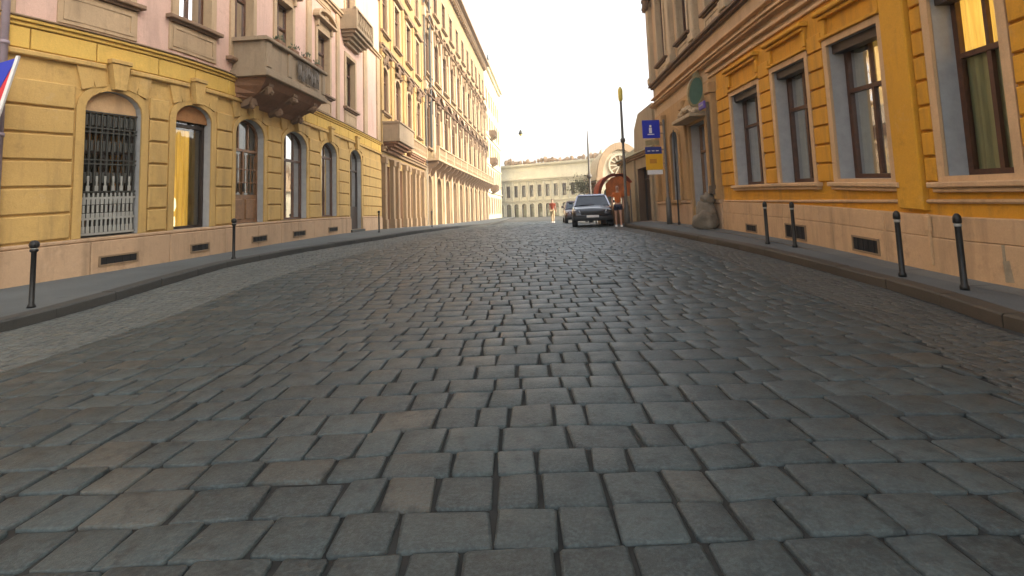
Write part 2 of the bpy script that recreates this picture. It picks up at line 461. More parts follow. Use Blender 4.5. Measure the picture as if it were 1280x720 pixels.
# ================================================================== LEFT CORNER BUILDING (ochre ground floor, pink above)
A = empty('apartment_building', FL(8, 0, 0), 'corner building with rusticated ochre ground floor, pink upper storeys and a heavy stone balcony', 'building')
A0, A1_, AT = -4.5, 21.3, 15.5
arch_ops = [(-2.6, -1.4, .66, 3.42, .38), (-.2, 1.0, .66, 3.42, .38), (2.05, 3.15, .66, 3.42, .38), (4.78, 5.80, .66, 3.42, .38), (6.55, 7.60, .66, 3.44, .34), (8.50, 9.85, .66, 3.44, .42),
            (10.92, 12.55, .68, 3.47, .45), (13.74, 15.25, .70, 3.47, .45), (16.69, 18.2, .12, 3.55, .45)]
w1, w2 = MB(FL), MB(FL)
wall(FL, A0, A1_, -.6, 4.36, arch_ops, w1, 0, .5)
up_ops = [(-3.0, -2.0, 5.27, 7.45, 0), (-.4, .6, 5.27, 7.45, 0), (2.0, 2.95, 5.27, 7.45, 0), (4.5, 5.45, 5.27, 7.45, 0), (6.55, 7.5, 5.33, 7.45, 0), (8.35, 9.2, 4.9, 7.45, 0), (10.45, 11.45, 4.9, 7.45, 0),
          (13.4, 14.5, 5.22, 7.5, 0), (16.3, 17.4, 5.22, 7.4, 0)]
up2 = [(a, b, 9.3, 11.6, 0) for a, b, _, _, _ in up_ops]
up3 = [(a, b, 12.5, 14.3, 0) for a, b, _, _, _ in up_ops]
wall(FL, A0, A1_, 4.36, 8.75, up_ops, w2, 0, .5); wall(FL, A0, A1_, 8.75, 12.1, up2, w2, 0, .5); wall(FL, A0, A1_, 12.1, AT, up3, w2, 0, .5)
shell(FL, A0, A1_, -.6, AT, 9, w2)
w1.build('ground_floor_wall', 'ochre_l', A); w2.build('wall', 'pink', A)
# plinth
pl = MB(FL)
def strip_segments(s0, s1, holes):
    cur = s0; out = []
    for a, b in sorted(holes):
        if a > cur: out.append((cur, a))
        cur = b
    out.append((cur, s1)); return out
t = A0; q = 0
for a, b in strip_segments(A0, A1_, [(16.69, 18.2)]):
    t = a
    while t < b - .01:
        e = min(b, t + 1.35 + .25 * math.sin(q)); q += 1
        if b - e < .4: e = b
        pl.box(t + .004, e - .004, -.5, .58, -.01, .09, .012, .5); t = e
    pl.box(a, b, .585, .655, -.01, .065, .02, .5)
pl.build('plinth', 'peach', A)
for a0, a1 in [(5.05, 5.75), (6.95, 7.5), (9.15, 9.9), (11.4, 12.3), (14.2, 15.1)]: vent(FL, A, a0, a1, .12, .31, .09)
# rustication
rs = MB(FL); cl = [(a - .17, b + .17, -1, z1 - rise * .35 if False else z1 - .08) for a, b, z0, z1, rise in arch_ops]
courses(FL, rs, A0, A1_, .67, 3.43, .46, cl, .05, .035, .02, None, 3)
rs.build('rusticated_courses', 'ochre_l', A)
# voussoirs above the arches, flat arch blocks and frieze
vs_ = MB(FL)
for a, b, z0, z1, rise in arch_ops:
    c = (a + b) / 2; h = (b - a) / 2
    for q in (-1, 1):
        for k in range(2):
            u0, u1 = (.34 + .42 * k) * q, (.72 + .42 * k) * q
            x0, x1 = c + h * u0, c + h * u1
            zz0 = z1 + .09 - .12 * abs(u0) ** 2; zz1 = z1 + .09 - .14 * min(1, abs(u1)) ** 2
            P = [(x0, zz0), (x1, zz1), (x1 + .10 * q, 3.80), (x0 + .05 * q, 3.80)]
            vs_.prism(P if q > 0 else P[::-1], -.01, .05)
    vs_.prism([(c - .10, z1 + .02), (c + .10, z1 + .02), (c + .16, z1 + .52), (c - .16, z1 + .52)], -.01, .16)
    vs_.box(c - .19, c + .19, z1 + .52, z1 + .60, -.01, .19, .01)
    # hood mould running between the keystones
cs = [(a + b) / 2 for a, b, *_ in arch_ops]
for c0, c1 in zip(cs, cs[1:]):
    vs_.box(c0 + .22, c1 - .22, 3.80, 3.90, -.01, .10, .02, .5)
vs_.box(A0, cs[0] - .2, 3.80, 3.90, -.01, .10, .02, .5)
vs_.box(cs[-1] + .2, A1_, 3.80, 3.90, -.01, .10, .02, .5)
vs_.build('keystones', 'ochre_l', A)
fz = MB(FL); t = A0; k = 0
while t < A1_ - .3:
    e = min(A1_, t + 1.05 + .15 * math.sin(k * 2.3)); fz.box(t + .008, e - .008, 3.92, 4.28, -.01, .055, .014, .5); t = e; k += 1
band(fz, A0, A1_, [(4.29, 4.36, .085), (4.36, 4.42, .13)], .5)
fz.build('cornice', 'ochre_l_hi', A)
cp = MB(FL); cp.box(A0, A1_, 4.422, 4.455, -.01, .16, .01, .5); cp.build('cornice_flashing', 'trim', A)

# ground floor windows of the left building
def arched(i, **kw):
    a, b, z0, z1, rise = arch_ops[i]
    return window(FL, A, a, b, z0, z1, rise, depth=.19, surround='ochre_l', sur_w=.14, sur_d=.035, **kw)
for i in (0, 1, 2): arched(i, frame='wood', curtains=((0, .5, 0, .9, 'cur_grey'),))
# barred window with white ironwork
a, b, z0, z1, rise = arch_ops[3]
W1 = arched(3, frame='wood_dark', transom=.42, mull=(.5,), lower=(.5,))
ty = MB(FL); P = [(x, z) for x, z in outline(a + .01, b - .01, z0, z1 - .01, rise) if z > z1 - rise - .01]
ty.prism([(b - .01, z1 - rise - .06), *P, (a + .01, z1 - rise - .06)], -.15, -.11); ty.build('fanlight_board', 'cream_r', W1)
gr = MB(FL)
for k in range(10):
    x = a + .05 + (b - a - .1) * k / 9; gr.box(x - .010, x + .010, z0 + .02, z1 - rise - .06, -.10, -.08)
for z in (.70, 1.42, 1.50, 2.02, 2.10, 2.62, 2.70, 3.0): gr.box(a + .01, b - .01, z - .012, z + .012, -.105, -.075)
for r0 in range(3):
    zc = (1.76, 2.36, 2.84)[r0]
    for k in range(9):
        x = a + .05 + (b - a - .1) * (k + .5) / 9
        gr.box(x - .022, x + .022, zc - .10, zc + .10, -.095, -.085, .008)
gr.build('iron_grille', 'grille', W1)
lc = MB(FL)
for k in range(12):
    x = a + .05 + (b - a - .1) * (k + .5) / 12
    for z, w, h in ((.80, .030, .06), (.93, .018, .07), (1.05, .032, .05), (1.18, .020, .07), (1.32, .030, .06), (1.42, .016, .05)):
        lc.box(x - w, x + w, z - h, z + h, -.072, -.060, .006)
for z in (.72, 1.0, 1.38): lc.box(a + .02, b - .02, z - .02, z + .02, -.074, -.058)
for k in range(6):
    x = a + .07 + (b - a - .14) * (k + .5) / 6
    for z, w in ((1.56, .03), (1.66, .015), (1.74, .02)): lc.box(x - w, x + w, z - .05, z + .05, -.072, -.062, .006)
lc.build('white_ironwork', 'lace', W1)
# shop window with lit yellow curtain
W2 = arched(4, frame='wood_dark', transom=.17, mull=(.6,), lower=(), curtains=((.02, .66, 0.0, .80, 'cur_yel'), (.66, .99, 0, .8, 'cur_olive')))
a, b, z0, z1, rise = arch_ops[4]
gl = MB(FL)
for k, (x, z, r) in enumerate(((.12, .9, .07), (.22, 1.2, .055), (.1, 1.45, .05), (.2, .8, .06), (.12, 1.68, .04), (.16, 1.05, .06))): gl.lump((a + .06 + x, z, -.24), (r, r * 2.4, .02), k)
gl.build('lit_display', 'cur_glow', W2)
tb = MB(FL); P = [(x, z) for x, z in outline(a + .01, b - .01, z0, z1 - .01, rise) if z > z1 - rise - .01]
tb.prism([(b - .01, z1 - rise - .04), *P, (a + .01, z1 - rise - .04)], -.13, -.09); tb.build('fanlight_board', 'arch', W2)
# glazed wooden door
W3 = arched(5, frame='wood_mid', transom=.30, mull=(.33, .66), lower=(.5,), name='door', curtains=((0, 1, .3, .98, 'cur_cream'),))
a, b, z0, z1, rise = arch_ops[5]
dm = MB(FL); dm.box(a + .06, b - .06, z0 + .01, 1.42, -.22, -.16)
for k in range(2):
    x0 = a + .12 + k * (b - a - .12) / 2; dm.box(x0, x0 + (b - a) / 2 - .2, z0 + .1, 1.30, -.16, -.135, .02)
dm.build('door_panel', 'wood_mid', W3)
db = MB(FL)
for k in (1, 2, 3, 5, 6, 7):
    x = a + (b - a) * k / 8; db.box(x - .009, x + .009, 1.46, 2.5, -.185, -.165)
for z in (1.75, 2.1): db.box(a + .06, b - .06, z - .01, z + .01, -.186, -.164)
db.build('glazing_bars', 'wood_mid', W3)
hd = MB(FL); hd.box(a + (b - a) * .5 - .07, a + (b - a) * .5 - .045, 1.5, 1.72, -.16, -.12, .008); hd.build('handle', 'iron', W3)
# windows further along
W4 = arched(6, frame='wood', transom=.33, mull=(.33, .66), lower=(.33, .66), curtains=((0, 1, .25, .95, 'cur_cream'),))
a, b, z0, z1, rise = arch_ops[6]
p4 = MB(FL); p4.box(a + .12, b - .2, .74, 1.30, -.30, -.26); p4.build('lit_panel', 'cur_glow', W4)
W5 = arched(7, frame='wood', transom=.2, mull=(.5,), lower=(.5,), curtains=((0, 1, 0, .95, 'cur_yg'),))
W6 = arched(8, frame='wood_dark', transom=.26, mull=(.5,), lower=(.5,), name='door', curtains=((0, 1, .35, .95, 'cur_grey'),))
a, b, z0, z1, rise = arch_ops[8]
dm = MB(FL); dm.box(a + .06, b - .06, z0 + .01, 1.1, -.22, -.16); dm.build('door_panel', 'wood_dark', W6)
st = MB(FL); st.box(a - .1, b + .1, -.2, .11, -.2, .16, .02); st.build('doorstep', 'kerb', A)

# upper windows
def upper(fn, root, o, wl='buff', panel=True, head=None, frame='wood', sillm='buff_dark', det=True, cur=None, depth=.2):
    a, b, z0, z1, _ = o
    f = window(fn, root, a, b, z0, z1, 0, depth, frame, .3, (.5,), (.5,), surround=wl, sur_w=.16, sur_d=.05, reveal=wl, sill=(.28, .09, .17, sillm),
               curtains=cur if cur is not None else ((0.04, .46, .0, .97, 'cur_cream'), (.58, .96, 0, .97, 'cur_cream')), detail=det, coff=.06)
    x = MB(fn)
    if panel:
        x.box(a - .2, b + .2, z0 - .76, z0 - .15, -.01, .035, .01, .6); x.ring(outline(a - .12, b + .12, z0 - .68, z0 - .22), outline(a - .06, b + .06, z0 - .62, z0 - .28), .03, .055)
    if head:
        x.box(a - .16, b + .16, z1 + .16, z1 + .36, -.01, .045, .01, .6)
        for e in (a - .14, b + .02): x.box(e, e + .12, z1 + .1, z1 + .38, -.01, .13, .02)
        pediment(x, a - .34, b + .34, z1 + .38, .46, .24, head)
        if head == 'arc': x.lump(((a + b) / 2, z1 + .56, .12), (.16, .11, .08), int(a * 7))
    if x.v: x.build('window_ornament', wl, f)
    return f
for i, o in enumerate(up_ops):
    upper(FL, A, o, panel=i not in (5, 6), head='arc' if i not in (8,) else None)
for o in up2: upper(FL, A, o, panel=True, head=None)
for o in up3: upper(FL, A, o, panel=False, head=None)
bd = MB(FL); band(bd, A0, A1_, [(8.82, 8.92, .1), (8.92, 9.02, .16)], .6)
band(bd, A0, A1_, [(12.0, 12.15, .12)], .8); band(bd, A0, A1_, [(AT - .5, AT - .3, .2), (AT - .3, AT - .1, .4), (AT - .1, AT + .05, .6)], .8)
bd.build('string_course', 'buff', A)
for a0, a1 in ((3.42, 3.72), (12.5, 12.85), (15.2, 15.5), (18.6, 19.1), (20.7, 21.2)):
    pp = MB(FL); pp.box(a0, a1, 4.46, 8.8, -.01, .07, .02); pp.build('pilaster', 'buff', A)
# big stone balcony
B1 = MB(FL)
bs0, bs1, pj = 8.30, 11.90, .92
B1.box(bs0 - .05, bs1 + .05, 4.40, 4.56, -.01, pj + .05, .02, .6)
B1.box(bs0, bs1, 4.56, 4.64, -.01, pj, .02, .6)
for a0, a1, d0, d1 in ((bs0, bs1, pj - .14, pj - .03), (bs0 + .02, bs0 + .14, .02, pj - .15), (bs1 - .14, bs1 - .02, .02, pj - .15)):
    B1.box(a0, a1, 4.64, 5.32, d0, d1, .01, .6)
for k in range(4):
    x = bs0 + .02 + (bs1 - bs0 - .28) * k / 3; B1.box(x, x + .24, 4.642, 5.318, pj - .15, pj + .01, .02)
B1.box(bs0 - .07, bs1 + .07, 5.322, 5.42, pj - .20, pj + .07, .02, .6)
for e in (bs0 - .07, bs1 - .13): B1.box(e, e + .2, 5.321, 5.418, -.01, pj - .201, .02)
bal = B1.build('balcony', 'balcony', A)
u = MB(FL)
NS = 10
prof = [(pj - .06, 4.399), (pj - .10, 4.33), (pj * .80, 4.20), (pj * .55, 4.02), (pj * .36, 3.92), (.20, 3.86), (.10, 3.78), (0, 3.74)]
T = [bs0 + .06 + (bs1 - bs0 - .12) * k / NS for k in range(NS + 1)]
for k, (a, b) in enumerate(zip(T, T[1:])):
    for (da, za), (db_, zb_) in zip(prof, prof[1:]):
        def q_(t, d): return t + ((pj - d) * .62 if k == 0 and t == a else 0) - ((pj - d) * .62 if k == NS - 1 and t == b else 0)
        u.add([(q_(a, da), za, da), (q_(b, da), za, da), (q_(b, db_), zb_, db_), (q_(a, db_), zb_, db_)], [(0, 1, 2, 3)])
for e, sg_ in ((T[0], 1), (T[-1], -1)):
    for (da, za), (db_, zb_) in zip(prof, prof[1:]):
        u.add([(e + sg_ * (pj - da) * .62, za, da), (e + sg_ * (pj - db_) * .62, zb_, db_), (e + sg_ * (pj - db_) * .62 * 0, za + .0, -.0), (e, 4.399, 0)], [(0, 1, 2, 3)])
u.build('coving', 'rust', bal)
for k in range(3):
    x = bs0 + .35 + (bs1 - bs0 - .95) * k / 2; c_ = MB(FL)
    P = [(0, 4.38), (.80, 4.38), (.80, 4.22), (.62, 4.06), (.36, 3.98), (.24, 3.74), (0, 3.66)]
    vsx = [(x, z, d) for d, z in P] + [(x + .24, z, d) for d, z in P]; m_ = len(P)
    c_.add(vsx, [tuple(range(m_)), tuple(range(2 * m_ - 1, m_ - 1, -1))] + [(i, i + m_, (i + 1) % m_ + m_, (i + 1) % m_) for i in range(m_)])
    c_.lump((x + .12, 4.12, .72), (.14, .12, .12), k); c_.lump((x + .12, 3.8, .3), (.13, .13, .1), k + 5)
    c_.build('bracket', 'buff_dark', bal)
ir = MB(FL)   # worn ironwork panel on the balcony front
for k in range(16):
    x = 9.95 + 1.35 * k / 15; ir.box(x - .012, x + .012, 4.70, 5.26, pj + .015, pj + .035)
for k in range(7): ir.lump((10.05 + .19 * k, 4.98 - .1 * math.sin(k * 1.7), pj + .03), (.10, .17, .03), k + 20)
ir.build('iron_panel', 'ironwork', bal)
for k, sx in enumerate((8.9, 9.7, 10.5, 11.3)):
    pf = MB(FL); pf.box(sx, sx + .34, 5.424, 5.54, pj - .16, pj + .02, .02); b_ = pf.build('planter', 'rust', bal)
    fo = MB(FL)
    for j in range(26):
        xx, zz, dd = sx + rnd.uniform(0, .34), 5.54 + rnd.uniform(0, .14), pj - .07 + rnd.uniform(-.1, .1); r_ = .035
        fo.add([(xx - r_, zz, dd), (xx, zz + r_ * 1.6, dd + rnd.uniform(-.03, .03)), (xx + r_, zz + .01, dd), (xx, zz - r_, dd)], [(0, 1, 2, 3)])
    fo.build('foliage', simple('dull_green_leaf', (.06, .075, .03), .8) if k == 0 else bpy.data.materials['dull_green_leaf'], b_)
# second-floor rounded balcony
def small_balcony(fn, root, s0, s1, z, pj, mat='balcony', rail='solid', h=.85, und='rust'):
    b = MB(fn); b.box(s0, s1, z, z + .14, -.01, pj, .02, .6)
    if rail == 'solid':
        b.box(s0, s1, z + .14, z + h, pj - .12, pj - .02, .01, .6)
        for e in (s0, s1 - .1): b.box(e, e + .1, z + .14, z + h, .0, pj - .121, .01)
        b.box(s0 - .04, s1 + .04, z + h + .002, z + h + .1, -.01, pj + .04, .01, .6)
    else:
        baluster_row(b, s0 + .05, s1 - .05, z + .14, z + h, pj - .1, .2, .03)
        b.box(s0 - .02, s1 + .02, z + h + .002, z + h + .08, pj - .17, pj - .02, .01, .8)
        for e in (s0, s1 - .12): b.box(e, e + .12, z + .141, z + h, -.01, pj, .01)
    o = b.build('balcony', mat, root)
    c = MB(fn)
    for k in range(4): c.box(s0 + .1 + .1 * k, s1 - .1 - .1 * k, z - .12 * (k + 1), z - .12 * k - .002, -.01, pj * (.85 - .2 * k), .01, .8)
    c.build('coving', und, o); return o
small_balcony(FL, A, 15.7, 18.0, 8.35, .7, rail='iron', und='balcony')

# ================================================================== SECOND LEFT BUILDING (cream)
B = empty('apartment_building', FLB(27, 0, 0), 'cream stuccoed building with brown-columned entrance bays, between the pink building and the tall palace', 'building')
b0, b1, BT = 21.35, 32.9, 19
bops = [(21.9, 23.1, -.2, 3.35, 0), (24.6, 26.0, -.2, 3.35, 0), (27.4, 28.6, -.2, 3.35, 0), (30.3, 31.5, -.2, 3.35, 0)]
c4 = [22.3, 25.1, 28.1, 31.0]
u1 = [(c - .6, c + .6, 6.2, 8.7, .4) for c in c4]; u2 = [(c - .6, c + .6, 10.6, 13.2, .0) for c in c4]; u3 = [(c - .6, c + .6, 14.8, 17.2, .4) for c in c4]
w = MB(FLB)
wall(FLB, b0, b1, -.8, 4.2, bops, w); wall(FLB, b0, b1, 4.2, 9.8, u1, w); wall(FLB, b0, b1, 9.8, 14, u2, w); wall(FLB, b0, b1, 14, BT, u3, w); shell(FLB, b0, b1, -.8, BT, 9, w)
w.build('wall', 'cream_b', B)
tr = MB(FLB); band(tr, b0, b1, [(3.75, 3.9, .08), (4.05, 4.2, .18), (4.2, 4.3, .28), (9.55, 9.7, .14), (9.7, 9.8, .22), (13.8, 13.95, .15), (BT - .6, BT - .3, .3), (BT - .3, BT, .6)], 2)
for i, (a, b, *_r) in enumerate(bops):
    for e in (a - .38, b + .06): tr.box(e, e + .32, -.3, 3.72, -.01, .22, .03); tr.box(e - .05, e + .37, 3.4, 3.74, -.01, .28, .02); tr.box(e - .05, e + .37, -.3, .5, -.01, .27, .02)
tr.build('cornice', 'trim', B)
ru = MB(FLB); courses(FLB, ru, b0 + .02, b1 - .02, .3, 3.7, .42, [(a - .5, b + .5, -1, 9) for a, b, *_ in bops], .06, .05, .02, None, 4)
ru.build('rusticated_courses', 'cream_b', B)
for c in (b0 + .3, 23.7, 26.6, 29.55, b1 - .4):
    ru = MB(FLB); ru.box(c - .2, c + .2, 4.35, 9.5, -.01, .1, .03); ru.box(c - .26, c + .26, 9.1, 9.5, -.01, .16, .03); ru.box(c - .2, c + .2, 9.82, 13.75, -.01, .08, .03)
    ru.build('pilaster', 'cream_b', B)
for i, (a, b, z0, z1, _) in enumerate(bops):
    window(FLB, B, a, b, z0, z1, 0, .35, 'wood_mid', .25, (.5,), (.5,), name='shop_door', reveal='rust', curtains=((0, 1, .3, .8, 'cur_olive'),) if i % 2 else ())
for row, hd in ((u1, True), (u2, False), (u3, True)):
    for a, b, z0, z1, r_ in row:
        f = window(FLB, B, a, b, z0, z1, r_, .11, 'wood', .3, (.5,), (.5,), surround='buff', sur_w=.16, sur_d=.06, reveal='trim', sill=(.25, .12, .2, 'trim'))  # dark brown reveal: shade of the recess put into its colour
        o_ = MB(FLB)
        if hd:
            c = (a + b) / 2; o_.lump((c, z1 + .5, .12), (.42, .34, .16), int(a)); o_.lump((c - .4, z1 + .22, .1), (.2, .2, .12), int(a) + 1); o_.lump((c + .4, z1 + .22, .1), (.2, .2, .12), int(a) + 2)
            pediment(o_, a - .3, b + .3, z1 + .62, .4, .24, 'arc')
        else: o_.box(a - .3, b + .3, z1 + .25, z1 + .42, -.01, .25, .02)
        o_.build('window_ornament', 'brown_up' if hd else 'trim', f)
small_balcony(FLB, B, 21.5, 24.9, 4.55, 1.0, h=.95)
small_balcony(FLB, B, 26.9, 31.8, 4.62, .45, rail='bal', h=.9, mat='buff')

# ================================================================== TALL PALACE
Cb = empty('apartment_building', FLC(50, 0, 0), 'tall pale cream palace with a long bracketed balcony, left of the street', 'building')
c0, c1, CT = 32.95, 70.4, 23.4
nb = 11; cw = (c1 - c0) / nb; cc = [c0 + cw * (i + .5) for i in range(nb)]
r0 = [(c - .8, c + .8, -.4, 3.9, .7) for c in cc]
r1 = [(c - .85, c + .85, 6.1, 9.6, 0) for c in cc]; r2 = [(c - .85, c + .85, 12.0, 15.6, .6) for c in cc]; r3 = [(c - .75, c + .75, 18.0, 20.6, 0) for c in cc]
w = MB(FLC); wall(FLC, c0, c1, -1, 5, r0, w, 0, 2); wall(FLC, c0, c1, 5, 11, r1, w, 0, 2); wall(FLC, c0, c1, 11, 17, r2, w, 0, 2); wall(FLC, c0, c1, 17, CT, r3, w, 0, 2); shell(FLC, c0, c1, -1, CT, 10, w)
w.build('wall', 'cream_c', Cb)
t_ = MB(FLC); band(t_, c0, c1, [(4.6, 4.75, .15), (11.1, 11.25, .15), (11.25, 11.35, .25), (17.0, 17.2, .2), (CT - .9, CT - .6, .25), (CT - .6, CT - .3, .55), (CT - .3, CT, .95)], 4)
for i in range(int((c1 - c0) / .7)): t_.box(c0 + .7 * i + .1, c0 + .7 * i + .4, CT - .95, CT - .32, -.01, .5)
t_.build('cornice', 'trim', Cb)
for i in range(nb + 1):
    pm = MB(FLC)
    x = min(max(c0 + cw * i, c0 + .25), c1 - .25)
    pm.box(x - .22, x + .22, -.5, 4.5, -.01, .18, .03); pm.box(x - .2, x + .2, 5.2, 11.0, -.01, .16, .03); pm.box(x - .3, x + .3, 10.4, 11.05, -.01, .26, .03)
    pm.box(x - .2, x + .2, 11.4, 16.9, -.01, .16, .03); pm.box(x - .3, x + .3, 16.2, 16.95, -.01, .26, .03); pm.lump((x, 10.7, .24), (.3, .25, .12), i)
    pm.build('pilaster', 'white_up', Cb)
bc = MB(FLC); bc.box(c0 + .4, c1 - .5, 4.95, 5.12, -.01, 1.05, .03, 4); baluster_row(bc, c0 + .5, c1 - .6, 5.12, 5.95, .95, .36, .06); bc.box(c0 + .4, c1 - .5, 5.955, 6.07, .82, 1.08, .02, 4)
for i in range(nb + 1):
    x = min(max(c0 + cw * i, c0 + .6), c1 - .7); bc.box(x - .14, x + .14, 5.121, 5.954, .8, 1.06, .02)
bO = bc.build('balcony', 'buff', Cb)
for i in range(nb * 2):
    x = c0 + .7 + (c1 - c0 - 1.5) * i / (nb * 2 - 1); k_ = MB(FLC); P = [(0, 4.94), (.95, 4.94), (.95, 4.75), (.7, 4.5), (.4, 4.35), (.25, 4.0), (0, 3.85)]; m_ = len(P)
    k_.add([(x - .13, z, d) for d, z in P] + [(x + .13, z, d) for d, z in P], [tuple(range(m_)), tuple(range(2 * m_ - 1, m_ - 1, -1))] + [(j, j + m_, (j + 1) % m_ + m_, (j + 1) % m_) for j in range(m_)])
    k_.build('bracket', 'brown_up', bO)
for ri, (row, nm) in enumerate(((r0, 'shop_window'), (r1, 'window'), (r2, 'window'), (r3, 'window'))):
    for j, (a, b, z0, z1, r_) in enumerate(row):
        f = window(FLC, Cb, a, b, z0, z1, r_, .12 if ri else .3, 'wood' if ri else 'wood_mid', .28, (.5,), (.5,), surround='buff' if ri else 'trim', sur_w=.16, sur_d=.05, reveal='trim', sill=(.3, .15, .25, 'trim') if ri else None, name=nm)  # palace reveals coloured brown to stand in for shadow in the openings
        if ri in (1, 2):
            o_ = MB(FLC); c = (a + b) / 2; pediment(o_, a - .45, b + .45, z1 + .5, .75, .4, 'tri' if j % 2 else 'arc'); o_.lump((c, z1 + .4, .15), (.5, .3, .18), j + 3)
            for e in (a - .35, b + .1): o_.box(e, e + .25, z1 - .6, z1 + .5, -.01, .22, .03)
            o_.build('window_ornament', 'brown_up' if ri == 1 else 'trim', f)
for k, x in enumerate((38.5, 44.5)):
    pass
dp = MB(FLC); dp.box(33.0, 33.14, -.3, CT - .4, .06, .2, .03); dp.build('downpipe', 'iron', Cb)
dp = MB(FLC); dp.box(34.5, 34.66, 6.1, CT - .4, .2, .36, .03); dp.build('downpipe', 'grille', Cb)

# ================================================================== PALE FAR-LEFT BUILDING
Dd = empty('apartment_building', FLD(80, 0, 0), 'pale washed-out building at the far left end of the street, with a flagged roof corner', 'building')
d0, d1, DT = 70.6, 92.5, 24.5
dc = [72.5 + 3.4 * i for i in range(6)]
rows = [[(c - .6, c + .6, z, z + 2.4, 0) for c in dc] for z in (1.0, 5.6, 9.8, 14, 18.2)]
w = MB(FLD); zz = [-1, 4.4, 8.7, 13, 17.2, DT]
for r_, za, zb in zip(rows, zz, zz[1:]): wall(FLD, d0, d1, za, zb, r_, w, 0, 3)
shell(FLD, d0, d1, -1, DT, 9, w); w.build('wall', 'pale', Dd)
t_ = MB(FLD); band(t_, d0, d1, [(4.2, 4.4, .2), (8.5, 8.7, .2), (13, 13.2, .2), (DT - .7, DT - .3, .4), (DT - .3, DT, .8)], 5); t_.build('cornice', 'pale', Dd)
for r_ in rows:
    for a, b, z0, z1, _ in r_: window(FLD, Dd, a, b, z0, z1, 0, .2, 'wood_mid', .3, (.5,), (), surround='buff', sur_w=.2, sur_d=.1, detail=False)
for z in (4.6, 9.0, 13.4): small_balcony(FLD, Dd, 74.8, 78.2, z, 1.0, rail='bal', mat='brown_up', und='trim')
fl = MB(FLD); fl.box(71.0, 71.12, DT - .4, DT + 1.0, .5, .62); fl.box(71.0, 74.6, DT + .6, DT + .75, .5, .62); fl.build('roof_bracket', 'iron', Dd)

# ================================================================== RIGHT OCHRE BUILDING
Rb = empty('ochre_building', FR(8, 0, 0), 'deep ochre rusticated building with large brown casement windows along the right pavement', 'building')
R0, R1, RT = -5.0, 19.25, 14.5
ro = [(-3.3, -2.2, 1.23, 3.65, 0), (-1.1, 0.0, 1.23, 3.65, 0), (1.25, 2.3, 1.25, 3.65, 0), (3.52, 4.45, 1.28, 3.72, 0), (5.42, 6.72, 1.26, 3.66, 0), (7.45, 8.74, 1.21, 3.64, 0), (9.5, 11.05, 1.20, 3.57, 0)]
rt = [(13.1, 14.6, .12, 3.32, .0), (16.0, 16.95, .86, 3.42, .22)]
wr, wt, wu = MB(FR), MB(FR), MB(FR)
wall(FR, R0, 12.05, -.6, 4.45, ro, wr, 0, 2); wall(FR, 12.05, R1, -.6, 4.45, rt, wt, 0, 2)
upr = [(x, x + 1.0, 6.45, 9.3, 0) for x in (-4.2, -1.6, 1.0, 3.6, 6.2, 8.8, 11.4, 14.2, 17.0)]
upr2 = [(a, b, 10.9, 13.0, 0) for a, b, *_ in upr]
wall(FR, R0, R1, 4.45, 10.2, upr, wu, 0, 2); wall(FR, R0, R1, 10.2, RT, upr2, wu, 0, 2); shell(FR, R0, R1, -.6, RT, 10, wu)
wr.build('ground_floor_wall', 'ochre_r', Rb); wt.build('corner_wall', 'tan_r', Rb); wu.build('wall', 'cream_up', Rb)
pl = MB(FR); t = R0; q = 0
while t < 12.0:
    e = min(12.05, t + 1.5 + .3 * math.sin(q * 1.7)); q += 1
    if 12.05 - e < .5: e = 12.05
    pl.box(t + .003, e - .003, -.5, .46, -.01, .085, .01); pl.box(t + .003, e - .003, .463, .76, -.01, .075, .012); t = e
pl.box(R0, 12.05, .765, .82, -.01, .05, .02); pl.build('plinth', 'peach_r', Rb)
pl = MB(FR)
for a, b in ((12.06, 13.05), (14.7, R1)):
    pl.box(a, b, -.5, .72, -.01, .10, .02); pl.box(a, b, .722, .84, -.01, .14, .03)
pl.build('corner_plinth', 'peach', Rb)
ru = MB(FR); holes = [(a - .13, b + .13, -1, 3.80) for a, b, *_ in ro]
pilz = [(4.80, 5.27), (0.35, .85), (-2.0, -1.5)]
ph = [(a - .03, b + .03, -1, 9) for a, b in pilz]
courses(FR, ru, R0, 12.0, 1.2, 3.98, .35, holes + ph, .052, .036, .014, 1.0, 9)
ru.build('rusticated_courses', 'ochre_r', Rb)
for a, b in pilz:
    ps = MB(FR); ps.box(a, b, .825, 4.0, -.01, .10, .015); ps.box(a - .04, b + .04, 4.0, 4.14, -.01, .15, .02); ps.build('pilaster', 'ochre_p', Rb)
mo = MB(FR)
band(mo, R0, 12.6, [(4.45, 4.52, .06), (4.62, 4.70, .12)], 3)
band(mo, R0, R1, [(4.86, 4.92, .16), (4.92, 4.98, .22), (5.20, 5.26, .14)], 3)
mo.build('architrave', 'cream_r', Rb)
mo = MB(FR); band(mo, R0, R1, [(5.68, 5.76, .12), (5.76, 5.84, .22), (9.95, 10.05, .14), (10.05, 10.15, .24), (RT - .6, RT - .3, .3), (RT - .3, RT, .6)], 3)
mo.build('string_course', 'brown_up', Rb)
